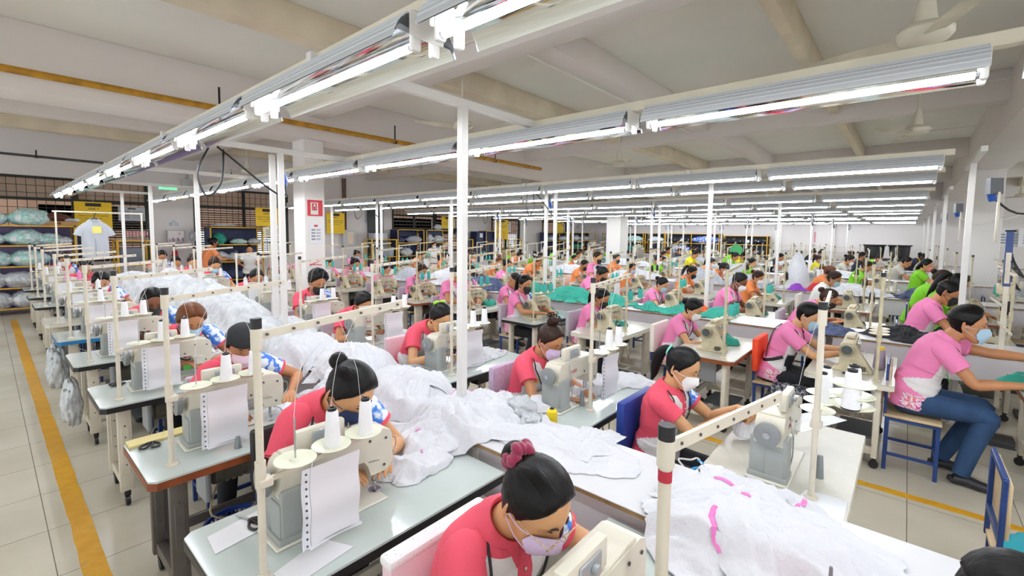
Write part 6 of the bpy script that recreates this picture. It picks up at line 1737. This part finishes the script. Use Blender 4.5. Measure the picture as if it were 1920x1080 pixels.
t = thing('pedestal_fan', 'grey round pedestal fan beside the far square column', 'fan', (20.0, 9.5, 0)); part('fan_head', MB().lathe([(0, 0), (.28, .02), (.32, .08), (.28, .14), (0, .16)], (0, 0, 1.1), 26, Euler((0, RAD(-90), 0)).to_matrix().to_4x4()), mat('fan_grey', '8c8478', .6, var=.3), t); part('fan_post', MB().cyl((.1, 0, 0), (.1, 0, 1.0), .03, 8).lathe([(0, 0), (.2, 0), (.2, .04), (0, .04)], n=16), DGREY, t)
# cluttered special machines at the right: tall stands
for q, (x, y, h, lab) in enumerate(((6.3, -.72, 2.05, 'tall stand with a dark blue arm at the right edge'), (7.4, -1.15, 1.9, 'cluttered black-armed stand near the wall papers'), (8.6, -1.0, 1.75, 'wire-hung stand behind the end posts'))):
    t = thing('machine_gantry', lab, 'stand', (x, y, 0))
    part('upright', MB().box((0, 0, h*.36+.35), (.035, .035, h*.72), rot=(0, RAD(3), 0)), CREAM, t); part('blue_arm', MB().box((.05, 0, h*.86), (.04, .05, .52), rot=(0, RAD(6), 0)), BLUEP if q == 0 else BLACK, t)
    part('cross_rod', MB().bar((-.45, 0, h*.80), (.4, 0, h*.80), .015, .025).bar((-.35, .05, h*.66), (.45, .05, h*.66), .012, .02).bar((-.5, 0, h*.55), (.3, 0, h*.55), .012, .02), CREAM, t)
    w = MB()
    for a in range(4): w.tube([(.05, 0, h-.1-a*.05), (.12+.05*a, -.05, h-.3), (-.1+.08*a, -.1, h-.45), (-.25+.15*a, 0, h-.3)], .0035, 6, 5)
    part('wire', w, BLACK, t)
    part('control_box', MB().box((.1, 0, h*.72), (.16, .10, .10), .01), BEIGE, t)
    part('foot', MB().box((0, 0, .02), (.3, .3, .04)), DGREY, t)
for q, (y, z) in enumerate(((-2.0, 2.0), (-2.5, 2.0), (-3.1, 2.0))):
    t = board('white wall chart, %s from the end column' % ORD[q], 0, .9, 0, .6, 0, PAPER, BLACK, kind='wall_chart'); t.location = (22.0, y-.0, z); t.rotation_euler = (0, 0, RAD(-75))
for q in range(9):
    x, y = 27.45-.2*(q % 2), 5.2-q*.62
    if -.2 < y < 1.7: continue
    t = thing('spare_stand', 'spare cream thread stand stored by the far wall, %s from the racks' % ORD[q], 'thread stand', (x, y, 0)); b = MB()
    b.box((0, 0, .8), (.03, .03, 1.6)); b.bar((0, -.25, 1.45), (0, .3, 1.5), .02, .02); b.bar((0, -.3, 1.2), (0, .25, 1.2), .02, .02); b.bar((-.15, 0, 1.32), (.2, 0, 1.3), .02, .02); part('frame', b, BEIGE, t)
    part('cone_plate', MB().lathe([(0, 0), (.1, 0), (.1, .01), (0, .01)], (0, .15, 1.22), 12), DGREY, t); part('base', MB().box((0, 0, .45), (.4, .5, .9)), BEIGE, t)

# ------------------------------------------------------------------ camera, light, output look
f, cx, cy = 856.8, 960., 502.2
yaw, pitch, roll = RAD(40.884), RAD(4.271), RAD(.6594)
fw = V((cos(yaw)*cos(pitch), sin(yaw)*cos(pitch), -sin(pitch))); r = fw.cross(V((0, 0, 1))).normalized(); u = r.cross(fw)
r2 = r*cos(roll)+u*sin(roll); u2 = -r*sin(roll)+u*cos(roll)
cd = bpy.data.cameras.new('camera'); cam = link('camera', cd)
cam.matrix_world = M(((r2.x, u2.x, -fw.x, 0), (r2.y, u2.y, -fw.y, 0), (r2.z, u2.z, -fw.z, 1.95), (0, 0, 0, 1)))
cd.sensor_width = 36; cd.lens = f/1920*36; cd.shift_y = -(540-cy)/1920*-1*-1; cd.clip_start = .05; cd.clip_end = 200
SC.camera = cam
w = bpy.data.worlds.new('sky'); SC.world = w; w.use_nodes = True; bg = w.node_tree.nodes['Background']; bg.inputs[0].default_value = (.93, .97, 1.0, 1); bg.inputs[1].default_value = .85
SC.view_settings.view_transform = 'Standard'; SC.view_settings.look = 'None'; SC.view_settings.gamma = 1; SC.view_settings.use_curve_mapping = False
SC.view_settings.exposure = .98
SC.cycles.use_denoising = True
SC.cycles.max_bounces = 7; SC.cycles.diffuse_bounces = 4; SC.cycles.use_adaptive_sampling = True; SC.cycles.adaptive_threshold = .025
SC.cycles.sample_clamp_indirect = 6
# prototypes never placed are removed
for o in list(COL.objects):
    if o.parent is None and o.get('label') == 'x':
        for c in list(o.children_recursive): bpy.data.objects.remove(c)
        bpy.data.objects.remove(o)
